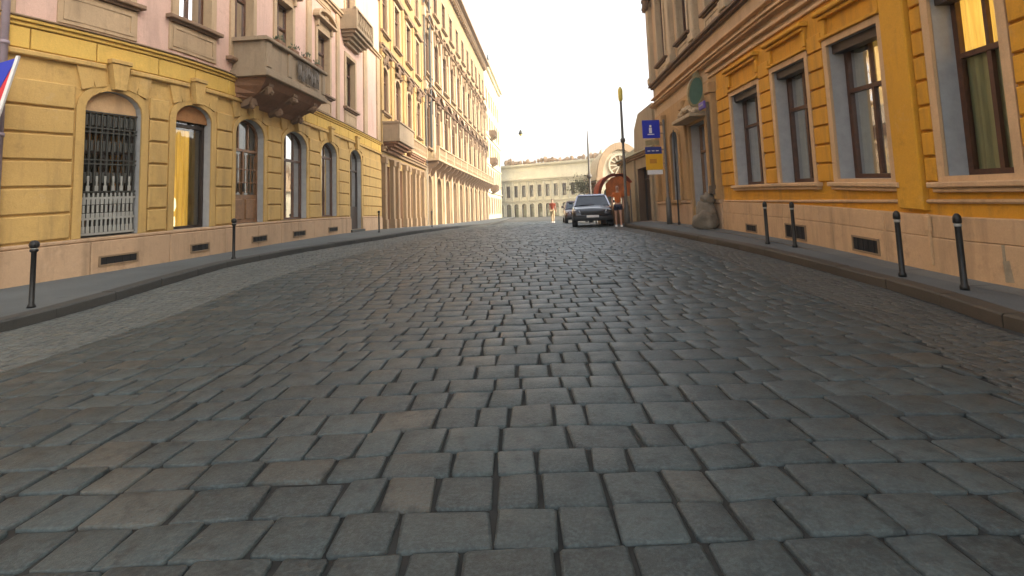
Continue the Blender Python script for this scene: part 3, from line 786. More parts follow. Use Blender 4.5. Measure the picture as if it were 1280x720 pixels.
for i, (a, b, z0, z1, _) in enumerate(ro):
    lit = i == 3
    cur = ((.02, .44, .0, 1, 'cur_olive'), (.55, .98, .0, 1, 'cur_grey')) if not lit else ((.0, .98, .0, .66, 'cur_olive'), (0.0, 1, .62, 1, 'cur_warm'))
    if i in (4, 5): cur = ((.05, .62, .63, .97, 'cur_warm'), (.30, .70, .0, .62, 'cur_grey'), (.74, .98, .0, .98, 'cur_olive'), (.02, .24, .0, .62, 'cur_olive'))
    if i == 6: cur = ((.25, .5, .0, 1, 'cur_olive'), (.6, .95, .0, .98, 'cur_grey'))
    f = window(FR, Rb, a, b, z0, z1, 0, .28, 'wood', .36, (.5,), (.5,), surround='cream_r', sur_w=.115, sur_d=.045, reveal='reveal', glass='glass_r', fw=.075, curtains=cur, coff=.07)
    if lit:
        l_ = MB(FR); l_.box(a + .12, b - .1, z0 + 1.42, z0 + 1.47, -.55, -.50); l_.build('ceiling_lamp', 'lamp_strip', f)
    bx = MB(FR); bx.box(a + .002, b - .002, z1 - .16, z1 - .002, -.26, -.06); bx.build('blind_box', 'wood_dark', f)
    hd = MB(FR); hd.box(a - .13, b + .13, z1 + .118, z1 + .17, -.01, .10, .01); hd.box(a - .1, b + .1, 4.15, 4.22, -.01, .10, .01); hd.box(a - .16, b + .16, 4.225, 4.31, -.01, .17, .02)
    for e in (a - .1, b - .02): hd.box(e, e + .12, 3.84, 4.15, -.01, .06, .01)
    hd.build('label_moulding', 'ochre_p', f)
for a, b in ((7.25, 11.25), (5.2, 6.92), (3.3, 4.68), (1.0, 2.55), (-1.3, .2), (-3.5, -2.0)):
    sl = MB(FR); sl.box(a, b, 1.13, 1.205, -.01, .13, .015, 3); sl.box(a + .04, b - .04, 1.07, 1.128, -.01, .08, .01, 3); sl.build('sill', 'cream_r', Rb)
for a0, a1, z0, z1 in ((9.95, 10.55, .04, .24), (7.8, 8.6, .05, .36), (5.75, 6.4, .06, .32), (2.6, 3.1, .06, .3)): vent(FR, Rb, a0, a1, z0, z1, .085)
cr = MB(FR); cr.box(4.72, 4.76, .10, .78, .086, .115, .01); cr.box(4.70, 4.78, .55, .75, .088, .125, .01); cr.build('conduit', 'cream_r', Rb)
cr = MB(FR); cr.box(3.70, 3.73, .05, .47, .08, .092); cr.prism([(3.66, .30), (3.74, .28), (3.72, .05), (3.63, .06)], .08, .09); cr.build('plinth_crack', 'brownwall', Rb)
# corner part
for i, (a, b, z0, z1, r_) in enumerate(rt):
    window(FR, Rb, a, b, z0, z1, r_, .3, 'wood_dark' if i else 'wood_mid', .28, (.5,), (.5,), surround='tan_r', sur_w=.18, sur_d=.07, name='window' if i else 'door',
           sill=(.2, .14, .2, 'tan_r') if i else None, curtains=() if i else ((0, 1, .25, 1, 'cur_olive'),))
for x in (12.35, 14.95, 17.7, 18.95):
    cn = MB(FR); cn.box(x - .16, x + .16, .85, 4.2, -.01, .16, .03); cn.box(x - .21, x + .21, 3.95, 4.25, -.01, .22, .03); cn.box(x - .2, x + .2, .85, 1.15, -.01, .2, .02); cn.build('pilaster', 'tan_r', Rb)
cn = MB(FR)
cn.prism([(13.0, 3.55), (14.8, 3.55), (14.5, 3.85), (13.9, 4.12), (13.3, 3.85)], -.01, .30); cn.build('door_pediment', 'tan_r', Rb)
ca = MB(FR)
for k in range(9): ca.lump((13.0 + .22 * k, 3.55 + .22 * math.sin(k / 8 * math.pi), .34), (.15, .10, .10), k + 30)
ca.box(12.9, 14.85, 3.40, 3.52, -.01, .55, .02); ca.build('door_canopy', 'white_up', Rb)
for i in range(10):
    up = MB(FR)
    x = -4.9 + 2.6 * i if i < 9 else 18.9
    up.box(x - .17, x + .17, 5.85, 9.2, -.01, .2, .04); up.box(x - .24, x + .24, 5.85, 6.15, -.01, .26, .03); up.build('pilaster', 'white_up', Rb)
for i in range(10):
    cp_ = MB(FR)
    x = -4.9 + 2.6 * i if i < 9 else 18.9
    for k in range(5): cp_.lump((x - .2 + .1 * k, 9.3 + .12 * (k % 2), .22), (.12, .22, .12), i * 5 + k)
    cp_.box(x - .3, x + .3, 9.55, 9.7, -.01, .32, .02)
    cp_.build('capital', 'brown_up', Rb)
for o in upr: upper(FR, Rb, o, wl='white_up', head='tri', sillm='brown_up')
for o in upr2: upper(FR, Rb, o, wl='cream_up', head=None, sillm='brown_up', panel=False)

# green oval signboard on the wall by the door
og = empty('hanging_signboard', FR(13.6, 4.2, .2), 'green oval signboard with carved gilt frame above the doorway canopy', 'signboard')
def oval(fn, s, z, d0, d1, rs, rz, n=20, lean=0):
    mb = MB(fn); mb.prism([(s + rs * math.cos(2 * math.pi * i / n) + lean * rz * math.sin(2 * math.pi * i / n), z + rz * math.sin(2 * math.pi * i / n)) for i in range(n)], d0, d1); return mb
M['green'] = simple('sea_green_enamel', (.09, .17, .12), .5, var=.15)
M['gilt'] = simple('dull_gilt', (.30, .24, .12), .5, var=.3)
OV = lambda a, z, d: Vector((5.80 + a, 15.2 - d, g(15.2) + .1 + z))
def el(rx, rz, n=22): return [(rx * math.cos(2 * math.pi * i / n) + .10 * rz * math.sin(2 * math.pi * i / n) * 0 + .07 * math.sin(2 * math.pi * i / n), 4.22 + rz * math.sin(2 * math.pi * i / n)) for i in range(n)]
m_ = MB(OV); m_.prism(el(.22, .44), -.02, .03); m_.build('panel', 'green', og)
m_ = MB(OV); m_.ring(el(.27, .50), el(.21, .43), -.03, .05); m_.prism([(-.10, 4.68), (.16, 4.68), (.10, 4.92)], -.02, .04); m_.build('frame', 'gilt', og)
m_ = MB(OV)
for k in range(7): m_.lump((.26 + .03 * math.sin(k * 2), 4.0 + .1 * k, .0), (.05, .07, .04), k + 60)
m_.build('scroll_bracket', 'iron', og)
M['purple'] = simple('violet_enamel', (.12, .08, .35), .5)
ps_ = MB(FR); ps_.box(12.30, 12.75, 3.52, 3.74, .26, .32, .02); so = ps_.build('small_sign', 'purple', None); so.location = so.location
tag(so, 'small violet sign on the wall beside the carved door canopy', 'sign')
w_ = MB(FR); w_.box(12.38, 12.67, 3.61, 3.65, .321, .326); w_.build('white_mark', 'lace', so)
dkp = MB(FR); dkp.box(12.28, 12.36, 1.0, 3.7, .17, .24, .01); dkp.box(12.2, 12.42, 1.0, 1.25, .17, .3, .02); dkp.build('wall_drainpipe', 'ironwork', Rb)

# ================================================================== projecting sign and pipe at the left edge
ps1 = empty('projecting_sign', (-7.9, 7.6, 2.6), 'blue projecting sign with red edge at the left edge, fixed above the pavement', 'sign')
M['blue'] = simple('bright_blue_sign', (.015, .03, .45), .4, var=.05)
M['red'] = simple('bright_red_sign', (.62, .02, .03), .4, var=.05)
M['white'] = simple('white_sign_paint', (.78, .76, .74), .5, var=.04)
mb = MB(); e = Vector((.93, .36, 0)).normalized(); nrm = Vector((e.y, -e.x, 0)); o_ = Vector((-8.08, 6.98, -.22))
def sp(u, z, d): return o_ + e * u + nrm * d + Vector((0, 0, z))
def poly(name, pts, d0, d1, mat, root):
    m_ = MB(sp); m_.prism(pts, d0, d1); return m_.build(name, mat, root)
poly('blue_panel', [(0, 2.95), (.57, 3.28), (.76, 3.80), (.76, 3.82), (0, 3.45)], 0, .04, 'blue', ps1)
poly('red_panel', [(0, 2.70), (.50, 2.74), (.66, 3.30), (.74, 3.72), (.572, 3.26), (0, 2.94)], .002, .042, 'red', ps1)
poly('white_border', [(.765, 3.86), (.80, 3.86), (.56, 2.72), (.52, 2.72)], -.002, .044, 'white', ps1)
poly('white_lettering', [(.30, 3.18), (.38, 3.22), (.42, 3.42), (.50, 3.46), (.50, 3.52), (.26, 3.40), (.26, 3.34), (.34, 3.38)], .041, .046, 'white', ps1)
pm_ = MB(sp); pm_.box(0, .6, 2.62, 2.69, .0, .04); pm_.box(-.3, 0, 3.4, 3.46, .0, .04); pm_.build('bracket', 'iron', ps1)
M['pipe'] = simple('mauve_grey_pipe_paint', (.30, .24, .27), .5)
dpo = MB(); P0 = FL(3.56, 0, .14)
dpo.cyl((P0.x, P0.y, P0.z), (P0.x, P0.y, P0.z + 15.2), .055, n=12)
for z in (.9, 2.4, 3.9): dpo.cyl((P0.x, P0.y, P0.z + z), (P0.x, P0.y, P0.z + z + .06), .07, n=12)
dpo.build('downpipe', 'pipe', A, True)

# ================================================================== GROUND
def kerbL(y): return interp([(-6, -5.8), (6.7, -5.82), (10.3, -5.86), (12.6, -5.36), (16.5, -4.4), (20.8, -3.7), (29.6, -2.6), (45, -1.6), (70, -.5), (100, .6)], y)
def kerbR(y): return interp([(-6, 3.9), (4.2, 4.18), (5.1, 4.5), (6.4, 4.68), (7.8, 4.66), (9.7, 4.56), (12.2, 4.42), (15.8, 4.34), (18.2, 4.28), (20, 4.4), (22, 5.2), (24, 7), (26, 12)], y)
def stripL(y): return interp([(-6, -4.2), (4, -4.22), (7.6, -4.27), (10.1, -3.98), (13.8, -3.3), (20, -2.5), (30, -1.6), (100, 1.4)], y)
def stripR(y): return interp([(-6, 2.7), (2.9, 2.84), (4.3, 3.36), (5.8, 3.60), (7.7, 3.71), (11.4, 3.74), (20, 3.7), (100, 5)], y)
def sheet(name, xa, xb, ys, zf, mat, nx=1):
    me = bpy.data.meshes.new(name); vs = []; fs = []
    for j, y in enumerate(ys):
        a, b = xa(y), xb(y)
        for i in range(nx + 1): vs.append((a + (b - a) * i / nx, y, zf(y)))
    for j in range(len(ys) - 1):
        for i in range(nx): k = j * (nx + 1) + i; fs.append((k, k + 1, k + nx + 2, k + nx + 1))
    me.from_pydata(vs, [], fs); me.materials.append(M[mat]); o = bpy.data.objects.new(name, me); COL.objects.link(o); return struct(o)
def frange(a, b, s):
    out = []; t = a
    while t < b - 1e-6: out.append(t); t += s
    return out + [b]
Y1 = frange(-6, 26, .4) + frange(27, 110, 3)
sheet('road_bed', lambda y: -8, lambda y: 9 if y < 24 else 60, Y1, lambda y: g(y) - .016, 'joint')
sheet('ground', lambda y: -300, lambda y: 300, [-60, -6, 110, 500], lambda y: -.35 if y < 109 else -.05, 'ground')
KH = .105
# pavements (back edge hidden behind the facades)
def facL(y):
    p = [(b, a) for a, b in LP]; return interp(p, y)
sheet('pavement', lambda y: facL(y) - 1.0, lambda y: kerbL(y) - .22, Y1, lambda y: g(y) + KH, 'pave')
YR = frange(-6, 26, .4)
sheet('pavement', lambda y: kerbR(y) + .20, lambda y: max(kerbR(y) + .7, interp([(-4, 4.95), (21.5, 5.60)], y)), YR, lambda y: g(y) + KH, 'pave')
sheet('paving_slabs', lambda y: interp([(-4, 4.965), (21.5, 5.615)], y), lambda y: 9, frange(-6, 21.4, .4), lambda y: g(y) + KH + .004, 'pave_slab')
M['plaza'] = asphalt('reddish_paving', (.20, .13, .095), 30)
sheet('plaza_paving', lambda y: kerbR(y) + .21, lambda y: 24, frange(21.42, 26, .4), lambda y: g(y) + KH + .002, 'plaza')
sl = MB()
for y in frange(-3, 21, 1.1)[:-1]:   # dark gap lines between slabs
    x0 = interp([(-4, 4.965), (21.5, 5.615)], y); z = g(y) + KH + .006
    sl.add([(x0, y, z), (x0 + .8, y, z), (x0 + .8, y + .015, z + .0005), (x0, y + .015, z + .0005)], [(0, 1, 2, 3)])
struct(sl.build('slab_joints', 'joint'))
def kerb_run(name, kx, sgn, ys, mat, w=.22, l=.95):
    mb = MB(); q = random.Random(3); y = ys[0]
    while y < ys[1]:
        ln = l if y < 40 else 4; e = y + ln - .012; dz = q.uniform(-.004, .004); dx = q.uniform(-.006, .006)
        a, b = kx(y) + dx, kx(e) + dx; za, zb = g(y), g(e); h = KH + .006 + dz; c = .018
        def prof(x, z, yy): return [(x, yy, z - .08), (x, yy, z + h - c), (x + sgn * c * -1, yy, z + h), (x - sgn * w, yy, z + h), (x - sgn * w, yy, z - .08)]
        v0, v1 = prof(a, za, y), prof(b, zb, e)
        mb.add(v0 + v1, [(0, 1, 2, 3, 4), (9, 8, 7, 6, 5)] + [(i, i + 5, (i + 1) % 5 + 5, (i + 1) % 5) for i in range(5)])
        y += ln
    return struct(mb.build(name, mat))
kerb_run('kerb', kerbL, 1, (-5, 95), 'kerb')
kerb_run('kerb', kerbR, -1, (-5, 22), 'kerb_r', .20)

# setts as real stones
def setts(name, xa, xb, ya, yb, row, wmin, wmax, gx, gy, mat, relief, seed, seams=(), coarse=False, warmp=.06, far=False):
    q = random.Random(seed); V = []; F = []; T = []; Wm = []
    U = (0, .05, .5, .95, 1) if not coarse else (0, .10, .90, 1)
    K = len(U); y = ya; rown = 0
    while y < yb:
        rh = row * q.uniform(.84, 1.16); a, b = xa(y), xb(y)
        x = a - q.uniform(0, wmax) if not seams else a - q.uniform(0, wmax) * 0
        x = a
        first = True
        gap_y = gy * (2.6 if rown in seams_y.get(name, ()) else 1)
        while x < b - .03:
            w = q.uniform(wmin, wmax)
            if first: w *= q.uniform(.4, 1); first = False
            for sx in seams:
                if x < sx < x + w + wmin * .6: w = sx - x
            if x + w > b - wmin * .5: w = b - x
            dz = q.gauss(0, relief * .45); tx, ty = q.gauss(0, .010), q.gauss(0, .012); tone = min(1, max(0, q.gauss(.45, .25))); wm = q.uniform(.3, .9) if q.random() < warmp else (q.uniform(0, .12))
            gxx = gx * q.uniform(.6, 1.3) + (.02 if any(abs(x - sx) < .01 for sx in seams) else 0); g0 = gap_y * q.uniform(.4, 1.3); g1 = gap_y * q.uniform(.4, 1.3)
            x0, x1 = x + gxx / 2, x + w - gxx / 2; y0, y1 = y + g0 / 2, y + rh - g1 / 2
            j = [q.gauss(0, .012) for _ in range(4)]; o = len(V); crown = relief * q.uniform(.4, 1.1)
            for vi, v in enumerate(U):
                for ui, u in enumerate(U):
                    px = x0 + (x1 - x0) * u + (j[0] * v + j[1] * (1 - v)) * (1 - 2 * abs(u - .5)) * 0 + j[0] * (v - .5) * .8
                    py = y0 + (y1 - y0) * v + j[2] * (u - .5) * .8
                    if (ui in (0, K - 1)) and (vi in (0, K - 1)): px += (.007 if ui == 0 else -.007); py += (.006 if vi == 0 else -.006)
                    edge = (ui in (0, K - 1)) or (vi in (0, K - 1))
                    zz = g(py) + dz + tx * (px - x) + ty * (py - y) + crown * (1 - (2 * u - 1) ** 2) * (1 - (2 * v - 1) ** 2) * .7 + q.uniform(-.0015, .0015)
                    wx = .010 * math.sin(1.7 * py + .8 * px) + .006 * math.sin(4.3 * px - 2.9 * py + 1)
                    wy = .018 * math.sin(1.1 * px + .5 * py) + .007 * math.sin(3.1 * px - 1.3 * py) + .004 * math.sin(7.7 * px + 2 * py)
                    px += wx; py += wy
                    if edge: zz -= .0035 + relief * .5
                    V.append((px, py, zz))
            for vi in range(K - 1):
                for ui in range(K - 1): k = o + vi * K + ui; F.append((k, k + 1, k + K + 1, k + K)); T.append(tone); Wm.append(wm)
            # skirts
            ringi = [o + i for i in range(K)] + [o + i * K + K - 1 for i in range(1, K)] + [o + (K - 1) * K + i for i in range(K - 2, -1, -1)] + [o + i * K for i in range(K - 2, 0, -1)]
            s0 = len(V)
            for r_ in ringi: p = V[r_]; V.append((p[0], p[1], p[2] - .045))
            m_ = len(ringi)
            for i in range(m_): F.append((ringi[i], s0 + i, s0 + (i + 1) % m_, ringi[(i + 1) % m_])); T.append(tone); Wm.append(wm)
            x += w
        y += rh; rown += 1
    me = bpy.data.meshes.new(name); me.from_pydata(V, [], F)
    for nm, arr in (('tone', T), ('warm', Wm)):
        at = me.attributes.new(nm, 'FLOAT', 'FACE'); at.data.foreach_set('value', arr)
    me.polygons.foreach_set('use_smooth', [True] * len(me.polygons)); me.materials.append(M[mat])
    o = bpy.data.objects.new(name, me); COL.objects.link(o); return struct(o)
seams_y = {'cobbled_road': (16, 17)}
setts('cobbled_road', stripL, stripR, -2.0, 48, .262, .17, .36, .020, .007, 'sett', .0022, 5, seams=(-2.25,), warmp=.05)
setts('gutter_setts', lambda y: kerbL(y) + .08, stripL, -1, 34, .125, .09, .15, .011, .009, 'fine', .003, 6, coarse=True, warmp=.1)
setts('gutter_setts', stripR, lambda y: kerbR(y) - .05, -1, 20.5, .125, .09, .15, .009, .008, 'fine_r', .0025, 8, coarse=True, warmp=.12)
sheet('road', lambda y: kerbL(y) + .02, lambda y: 58, frange(48, 109, 3), lambda y: g(y) + .004, 'ground')
sheet('road', lambda y: stripR(y) + .05, lambda y: 40, frange(20.6, 48, 1), lambda y: g(y) - .006, 'ground')

# ================================================================== BOLLARDS
def bollard(x, y, z, label, ball):
    e = empty('bollard', (x, y, z), label, 'bollard', 'black bollards along the pavements')
    p = MB()
    if ball: prof = [(.048, 0), (.042, .03), (.030, .05), (.028, .70), (.045, .715), (.045, .74), (.022, .75)]
    else: prof = [(.045, 0), (.045, .04), (.033, .06), (.031, .69), (.033, .70)]
    p.lathe((x, y, z), prof); p.build('post', 'iron', e, True)
    r_ = MB(); r_.lathe((x, y, z), [(.035, .70 if not ball else .74), (.037, .705 if not ball else .745), (.037, .722 if not ball else .752), (.030, .735 if not ball else .755)]); r_.build('pale_ring', 'lace', e, True)
    h = MB()
    if ball: h.lathe((x, y, z), [(.018, .75), (.045, .765), (.056, .795), (.050, .83), (.03, .85), (.005, .857)])
    else: h.lathe((x, y, z), [(.033, .735), (.042, .745), (.042, .79), (.036, .82), (.018, .845), (.004, .85)])
    h.build('cap', 'iron', e, True); return e
for x, y, lb, ball in ((-6.22, 6.47, 'ball-topped black bollard nearest the camera on the left pavement', True),
                       (-5.98, 10.65, 'black bollard on the left pavement in front of the glazed wooden door', True),
                       (-5.3, 19.6, 'black bollard on the left pavement near the pink building\'s last arched door', True),
                       (-4.35, 26.5, 'farthest dark bollard on the left pavement, before the palace', True),
                       (5.02, 9.95, 'thin bollard, farther of the close pair below the small right windows', False),
                       (5.22, 9.35, 'thin bollard, nearer of the close pair by the wide plinth vent', False),
                       (4.98, 6.5, 'thin black bollard with pale ring in front of the flat ochre pilaster', False),
                       (4.98, 5.62, 'thin black bollard with pale ring nearest the camera on the right pavement', False)):
    bollard(x, y, g(y) + KH, lb, ball)

# ================================================================== ROUGH GUARD STONE
def rock(name, c, r, seed, mat, root):
    bm = bmesh.new(); bmesh.ops.create_icosphere(bm, subdivisions=3, radius=1)
    q = random.Random(seed); off = Vector((q.uniform(0, 9), q.uniform(0, 9), 0))
    from mathutils import noise as N
    for v in bm.verts:
        d = 1 + .42 * N.noise(v.co * 1.5 + off) + .12 * N.noise(v.co * 5 + off)
        v.co = Vector((v.co.x * r[0] * d, v.co.y * r[1] * d, v.co.z * r[2] * d)) + Vector(c) - parent_world(root)
    me = bpy.data.meshes.new(name); bm.to_mesh(me); bm.free(); me.materials.append(M[mat])
    me.polygons.foreach_set('use_smooth', [True] * len(me.polygons))
    o = bpy.data.objects.new(name, me); COL.objects.link(o); o.parent = root; return o
M['rock'] = plaster('weathered_grey_stone', (.20, .17, .125), .8, bs_=.7)
zz = g(14.4) + KH
gs = empty('guard_stone', (5.55, 14.4, zz), 'rough grey stacked guard stone beside the right-hand doorway', 'stone')
rock('base', (5.52, 14.35, zz + .22), (.33, .32, .33), 1, 'rock', gs); rock('middle', (5.58, 14.42, zz + .50), (.26, .25, .34), 4, 'rock', gs); rock('top', (5.62, 14.45, zz + .84), (.19, .19, .22), 6, 'rock', gs)

# ================================================================== SIGN POST
sx, sy = 5.58, 17.9; z0 = g(sy) + KH
sg = empty('sign_post', (sx, sy, z0), 'grey street pole carrying blue and yellow signs at the right-hand corner', 'sign post')
M['steel'] = simple('grey_galvanised_steel', (.14, .13, .115), .5, .3)
M['yellow'] = simple('golden_yellow_sign', (.80, .42, .01), .45, var=.05)
M['dblue'] = simple('dark_blue_sign', (.02, .035, .22), .4)
p = MB(); p.lathe((sx, sy, z0), [(.10, 0), (.10, .5), (.085, .9), (.05, 1.0), (.045, 3.75), (.03, 3.8)]); p.build('pole', 'steel', sg, True)
def plate(name, x0, x1, za, zb, mat, root, y=sy - .07, th=.02, c=.015):
    m_ = MB(); m_.add([(x0, y, za), (x1, y, za), (x1, y, zb), (x0, y, zb), (x0, y + th, za), (x1, y + th, za), (x1, y + th, zb), (x0, y + th, zb)],
                      [(0, 1, 2, 3), (7, 6, 5, 4), (0, 4, 5, 1), (1, 5, 6, 2), (2, 6, 7, 3), (3, 7, 4, 0)]); return m_.build(name, mat, root)
X0, X1 = sx - .80, sx - .17
s1 = plate('blue_sign', X0, X1, z0 + 3.12, z0 + 3.78, 'blue', sg)
plate('white_symbol', X0 + .24, X0 + .34, z0 + 3.30, z0 + 3.50, 'white', s1, sy - .075, .004); plate('white_symbol', X0 + .26, X0 + .33, z0 + 3.52, z0 + 3.60, 'white', s1, sy - .075, .004)
plate('white_symbol', X0 + .18, X0 + .42, z0 + 3.24, z0 + 3.275, 'white', s1, sy - .075, .004)
s2 = plate('olive_plate', X0 + .08, X1 - .05, z0 + 2.86, z0 + 3.04, 'gilt', sg)
s3 = plate('dark_blue_sign', X0 + .06, X1 + .02, z0 + 2.55, z0 + 2.80, 'dblue', sg)
for k in range(3): plate('white_lettering', X0 + .14 + .15 * k, X0 + .24 + .15 * k, z0 + 2.64, z0 + 2.67, 'white', s3, sy - .075, .004)
s4 = plate('yellow_sign', X0 + .06, X1 + .04, z0 + 1.97, z0 + 2.54, 'yellow', sg)
M['amber'] = simple('amber_mark', (.55, .22, .01), .5)
plate('amber_mark', X0 + .2, X0 + .45, z0 + 2.20, z0 + 2.36, 'amber', s4, sy - .075, .004)
plate('white_strip', X0 + .1, X1 + .02, z0 + 1.80, z0 + 1.965, 'white', sg)
p = MB()
for z in (2.2, 2.7, 3.3, 3.6): p.cyl((sx - .5, sy - .02, z0 + z), (sx + .01, sy - .01, z0 + z), .018)
p.build('sign_clamps', 'steel', sg)
thin = MB(); tx_, ty_ = 5.72, 17.3; tz = g(ty_) + KH; thin.lathe((tx_, ty_, tz), [(.05, 0), (.05, .08), (.028, .1), (.026, 3.3), (.01, 3.32)]); tag(thin.build('thin_pole', 'iron', None, True), 'thin dark pole standing just in front of the sign post', 'pole')

# ================================================================== STREET LAMPS
lx, ly = 4.52, 19.9; lz = g(ly) + .0
lp = empty('street_lamp', (lx, ly, lz), 'slim grey lamp post with a yellow lantern on top, at the corner kerb', 'street lamp')
p = MB(); p.lathe((lx, ly, lz), [(.13, 0), (.13, .45), (.085, .85), (.06, 1.0), (.05, 5.0), (.035, 5.05)]); p.build('post', 'steel', lp, True)
M['lantern'] = simple('yellow_lantern', (.75, .62, .12), .4, var=.06)
p = MB(); p.lathe((lx, ly, lz), [(.05, 5.05), (.09, 5.12), (.10, 5.5), (.07, 5.58), (.02, 5.66)]); p.build('lantern', 'lantern', lp, True)
p = MB(); p.lathe((lx, ly, lz), [(.06, 3.35), (.10, 3.4), (.10, 3.5), (.06, 3.55)]); p.build('collar', 'steel', lp, True)
l2 = empty('street_lamp', (4.75, 30.5, g(30.5)), 'tall dark tapering mast behind the parked car', 'mast')
p = MB(); p.lathe((4.75, 30.5, g(30.5)), [(.14, 0), (.13, .8), (.085, 1), (.055, 4.6), (.03, 5.6), (.004, 5.75)]); p.build('post', 'steel', l2, True)
p = MB(); p.lathe((4.75, 30.5, g(30.5)), [(.12, 2.7), (.17, 2.8), (.12, 2.95)]); p.build('collar', 'steel', l2, True)
# lamp hanging on a wire across the street
hl = empty('hanging_lamp', (.8, 40, 7.3), 'small round lamp hanging over the middle of the street', 'lamp')
p = MB(); p.lathe((.8, 40, 7.2), [(.02, .5), (.06, .48), (.16, .25), (.18, .18), (.1, .1)]); p.build('lamp_shade', 'grille', hl, True)
p = MB(); p.lathe((.8, 40, 7.2), [(.05, .02), (.12, .08), (.13, .16)]); p.build('bulb', 'lantern', hl, True)
p = MB(); pts = [(-6.4 + 13.5 * i / 14, 40, 8.6 - .9 * (1 - (2 * i / 14 - 1) ** 2)) for i in range(15)]
for a, b in zip(pts, pts[1:]): p.cyl(a, b, .006, n=4)
p.build('wire', 'steel', hl)

# ================================================================== BROWN ANNEXE AFTER THE CORNER
FA = Fac([(6.30, 21.7), (6.15, 28.3)], 0, -1, .36)
an = empty('low_building', FA(3, 0, 0), 'low grey-brown building with a dark doorway just past the ochre building\'s corner', 'building')
w = MB(FA); wall(FA, 0, 6.6, -.5, 3.3, [(1.0, 2.9, -.1, 2.6, 0)], w); shell(FA, 0, 6.6, -.5, 3.3, 7, w); w.build('wall', 'brownwall', an)
rf = MB(FA)
rf.add([(-.1, 3.3, .25), (6.8, 3.3, .25), (6.8, 3.3, -7), (-.1, 3.3, -7), (-.1, 5.0, -2.0), (3.6, 5.0, -2.0)], [(0, 1, 5, 4), (1, 2, 5), (2, 3, 4, 5), (0, 4, 3), (0, 3, 2, 1)])
M['roof_y'] = plaster('lichened_roof_sheet', (.27, .235, .12), .4); rf.build('roof', 'roof_y', an)
gb = MB(FA); gb.prism([(-.05, 3.28), (3.2, 3.28), (3.0, 4.6), (2.2, 5.25), (-.05, 5.3)], -.3, .04); gb.build('gable', 'brownwall', an)
tr = MB(FA); band(tr, -.05, 6.65, [(3.1, 3.2, .12), (3.2, 3.29, .2)], 3); tr.build('cornice', 'trim', an)
window(FA, an, 1.0, 2.9, -.1, 2.6, 0, .35, 'wood_dark', .2, (.5,), (.5,), name='door', reveal='brown_up')
for x in (.35, 3.2, 5.9): pil = MB(FA); pil.box(x, x + .3, -.3, 3.08, -.01, .1, .02); pil.build('pilaster', 'brownwall', an)

# ================================================================== ARCHED HALL BEHIND
hx, hy = 9.3, 46
hall = empty('arched_hall', (hx, hy, 0), 'pale building with a big round arched window, behind the brown building', 'building')
FH = Fac([(13.5, hy - .6), (5.2, hy)], 0, 1, 0.0)  # faces the street end
FHn = lambda s_, z, d: Vector((7.75 + s_ * .66, 46 - d, .0 + z * .92))
w = MB(FHn); wall(FHn, 0, 7.0, -1, 4.2, [(1.0, 2.2, .5, 3.2, .5), (4.6, 5.8, .5, 3.2, .5)], w); n = 16; P = [(3.5 + 3.2 * math.cos(math.pi * i / n), 4.2 + 3.4 * math.sin(math.pi * i / n)) for i in range(n + 1)]
w.prism(P, -7, 0); w.prism([(0, -1), (0, 4.2), (7, 4.2), (7, -1)], -7, -6.5); w.build('wall', 'pale', hall)
rg = MB(FHn)
A_ = [(3.5 + 3.35 * math.cos(math.pi * i / n), 4.3 + 3.5 * math.sin(math.pi * i / n)) for i in range(n + 1)]; B_ = [(3.5 + 2.6 * math.cos(math.pi * i / n), 4.3 + 2.8 * math.sin(math.pi * i / n)) for i in range(n + 1)]
rg.ring(A_, B_, -.2, .3); rg.box(0, 7, 4.0, 4.28, -.01, .35, .02); rg.build('arch_ring', 'buff', hall)
wn = MB(FHn); A_ = [(3.5 + 1.7 * math.cos(2 * math.pi * i / n), 5.5 + 1.2 * math.sin(2 * math.pi * i / n)) for i in range(n)]; B_ = [(3.5 + 1.45 * math.cos(2 * math.pi * i / n), 5.5 + 1.0 * math.sin(2 * math.pi * i / n)) for i in range(n)]
wn.ring(A_, B_, 0, .16)
for k in range(6):
    t = math.pi * k / 6; c, s_ = math.cos(t), math.sin(t)
    wn.prism([(3.5 - 1.45 * c - .06 * s_, 5.5 - 1.0 * s_ + .06 * c), (3.5 + 1.45 * c - .06 * s_, 5.5 + 1.0 * s_ + .06 * c), (3.5 + 1.45 * c + .06 * s_, 5.5 + 1.0 * s_ - .06 * c), (3.5 - 1.45 * c + .06 * s_, 5.5 - 1.0 * s_ - .06 * c)], .05, .1)
wf = wn.build('round_window', 'far_dark', hall); pn = MB(FHn); pn.prism(B_, .01, .03); pn.build('pane', 'trim', wf)
for a, b in ((1.0, 2.2), (4.6, 5.8)): window(FHn, hall, a, b, .5, 3.2, .5, .2, 'wood', .3, (.5,), (.5,), surround='far_dark', detail=True)

# ================================================================== BUILDING CLOSING THE STREET
FF = Fac([(-4.6, 101), (19.5, 88)], 0, 1, 0.0)
fb = empty('long_pale_building', FF(12, 0, 0), 'long pale yellow building with arcade and high attic closing the far street end', 'building')
LF = FF.L[-1]; n_ = 16; cw = LF / n_
r1 = [(cw * (i + .5) - .42, cw * (i + .5) + .42, 3.9, 6.2, 0) for i in range(n_)]; r0 = [(cw * (i + .5) - .5, cw * (i + .5) + .5, -.1, 2.6, .4) for i in range(n_)]
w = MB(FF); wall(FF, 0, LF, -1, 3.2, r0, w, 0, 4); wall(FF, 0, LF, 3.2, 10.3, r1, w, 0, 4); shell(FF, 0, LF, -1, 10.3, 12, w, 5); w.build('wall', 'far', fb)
t_ = MB(FF); band(t_, 0, LF, [(3.0, 3.3, .3), (6.9, 7.2, .35), (7.2, 7.4, .6), (9.7, 9.95, .3), (9.95, 10.3, .7)], 6)
for i in range(n_ + 1): t_.box(max(0, cw * i - .2), min(LF, cw * i + .2), 3.31, 6.88, -.01, .22, .03)
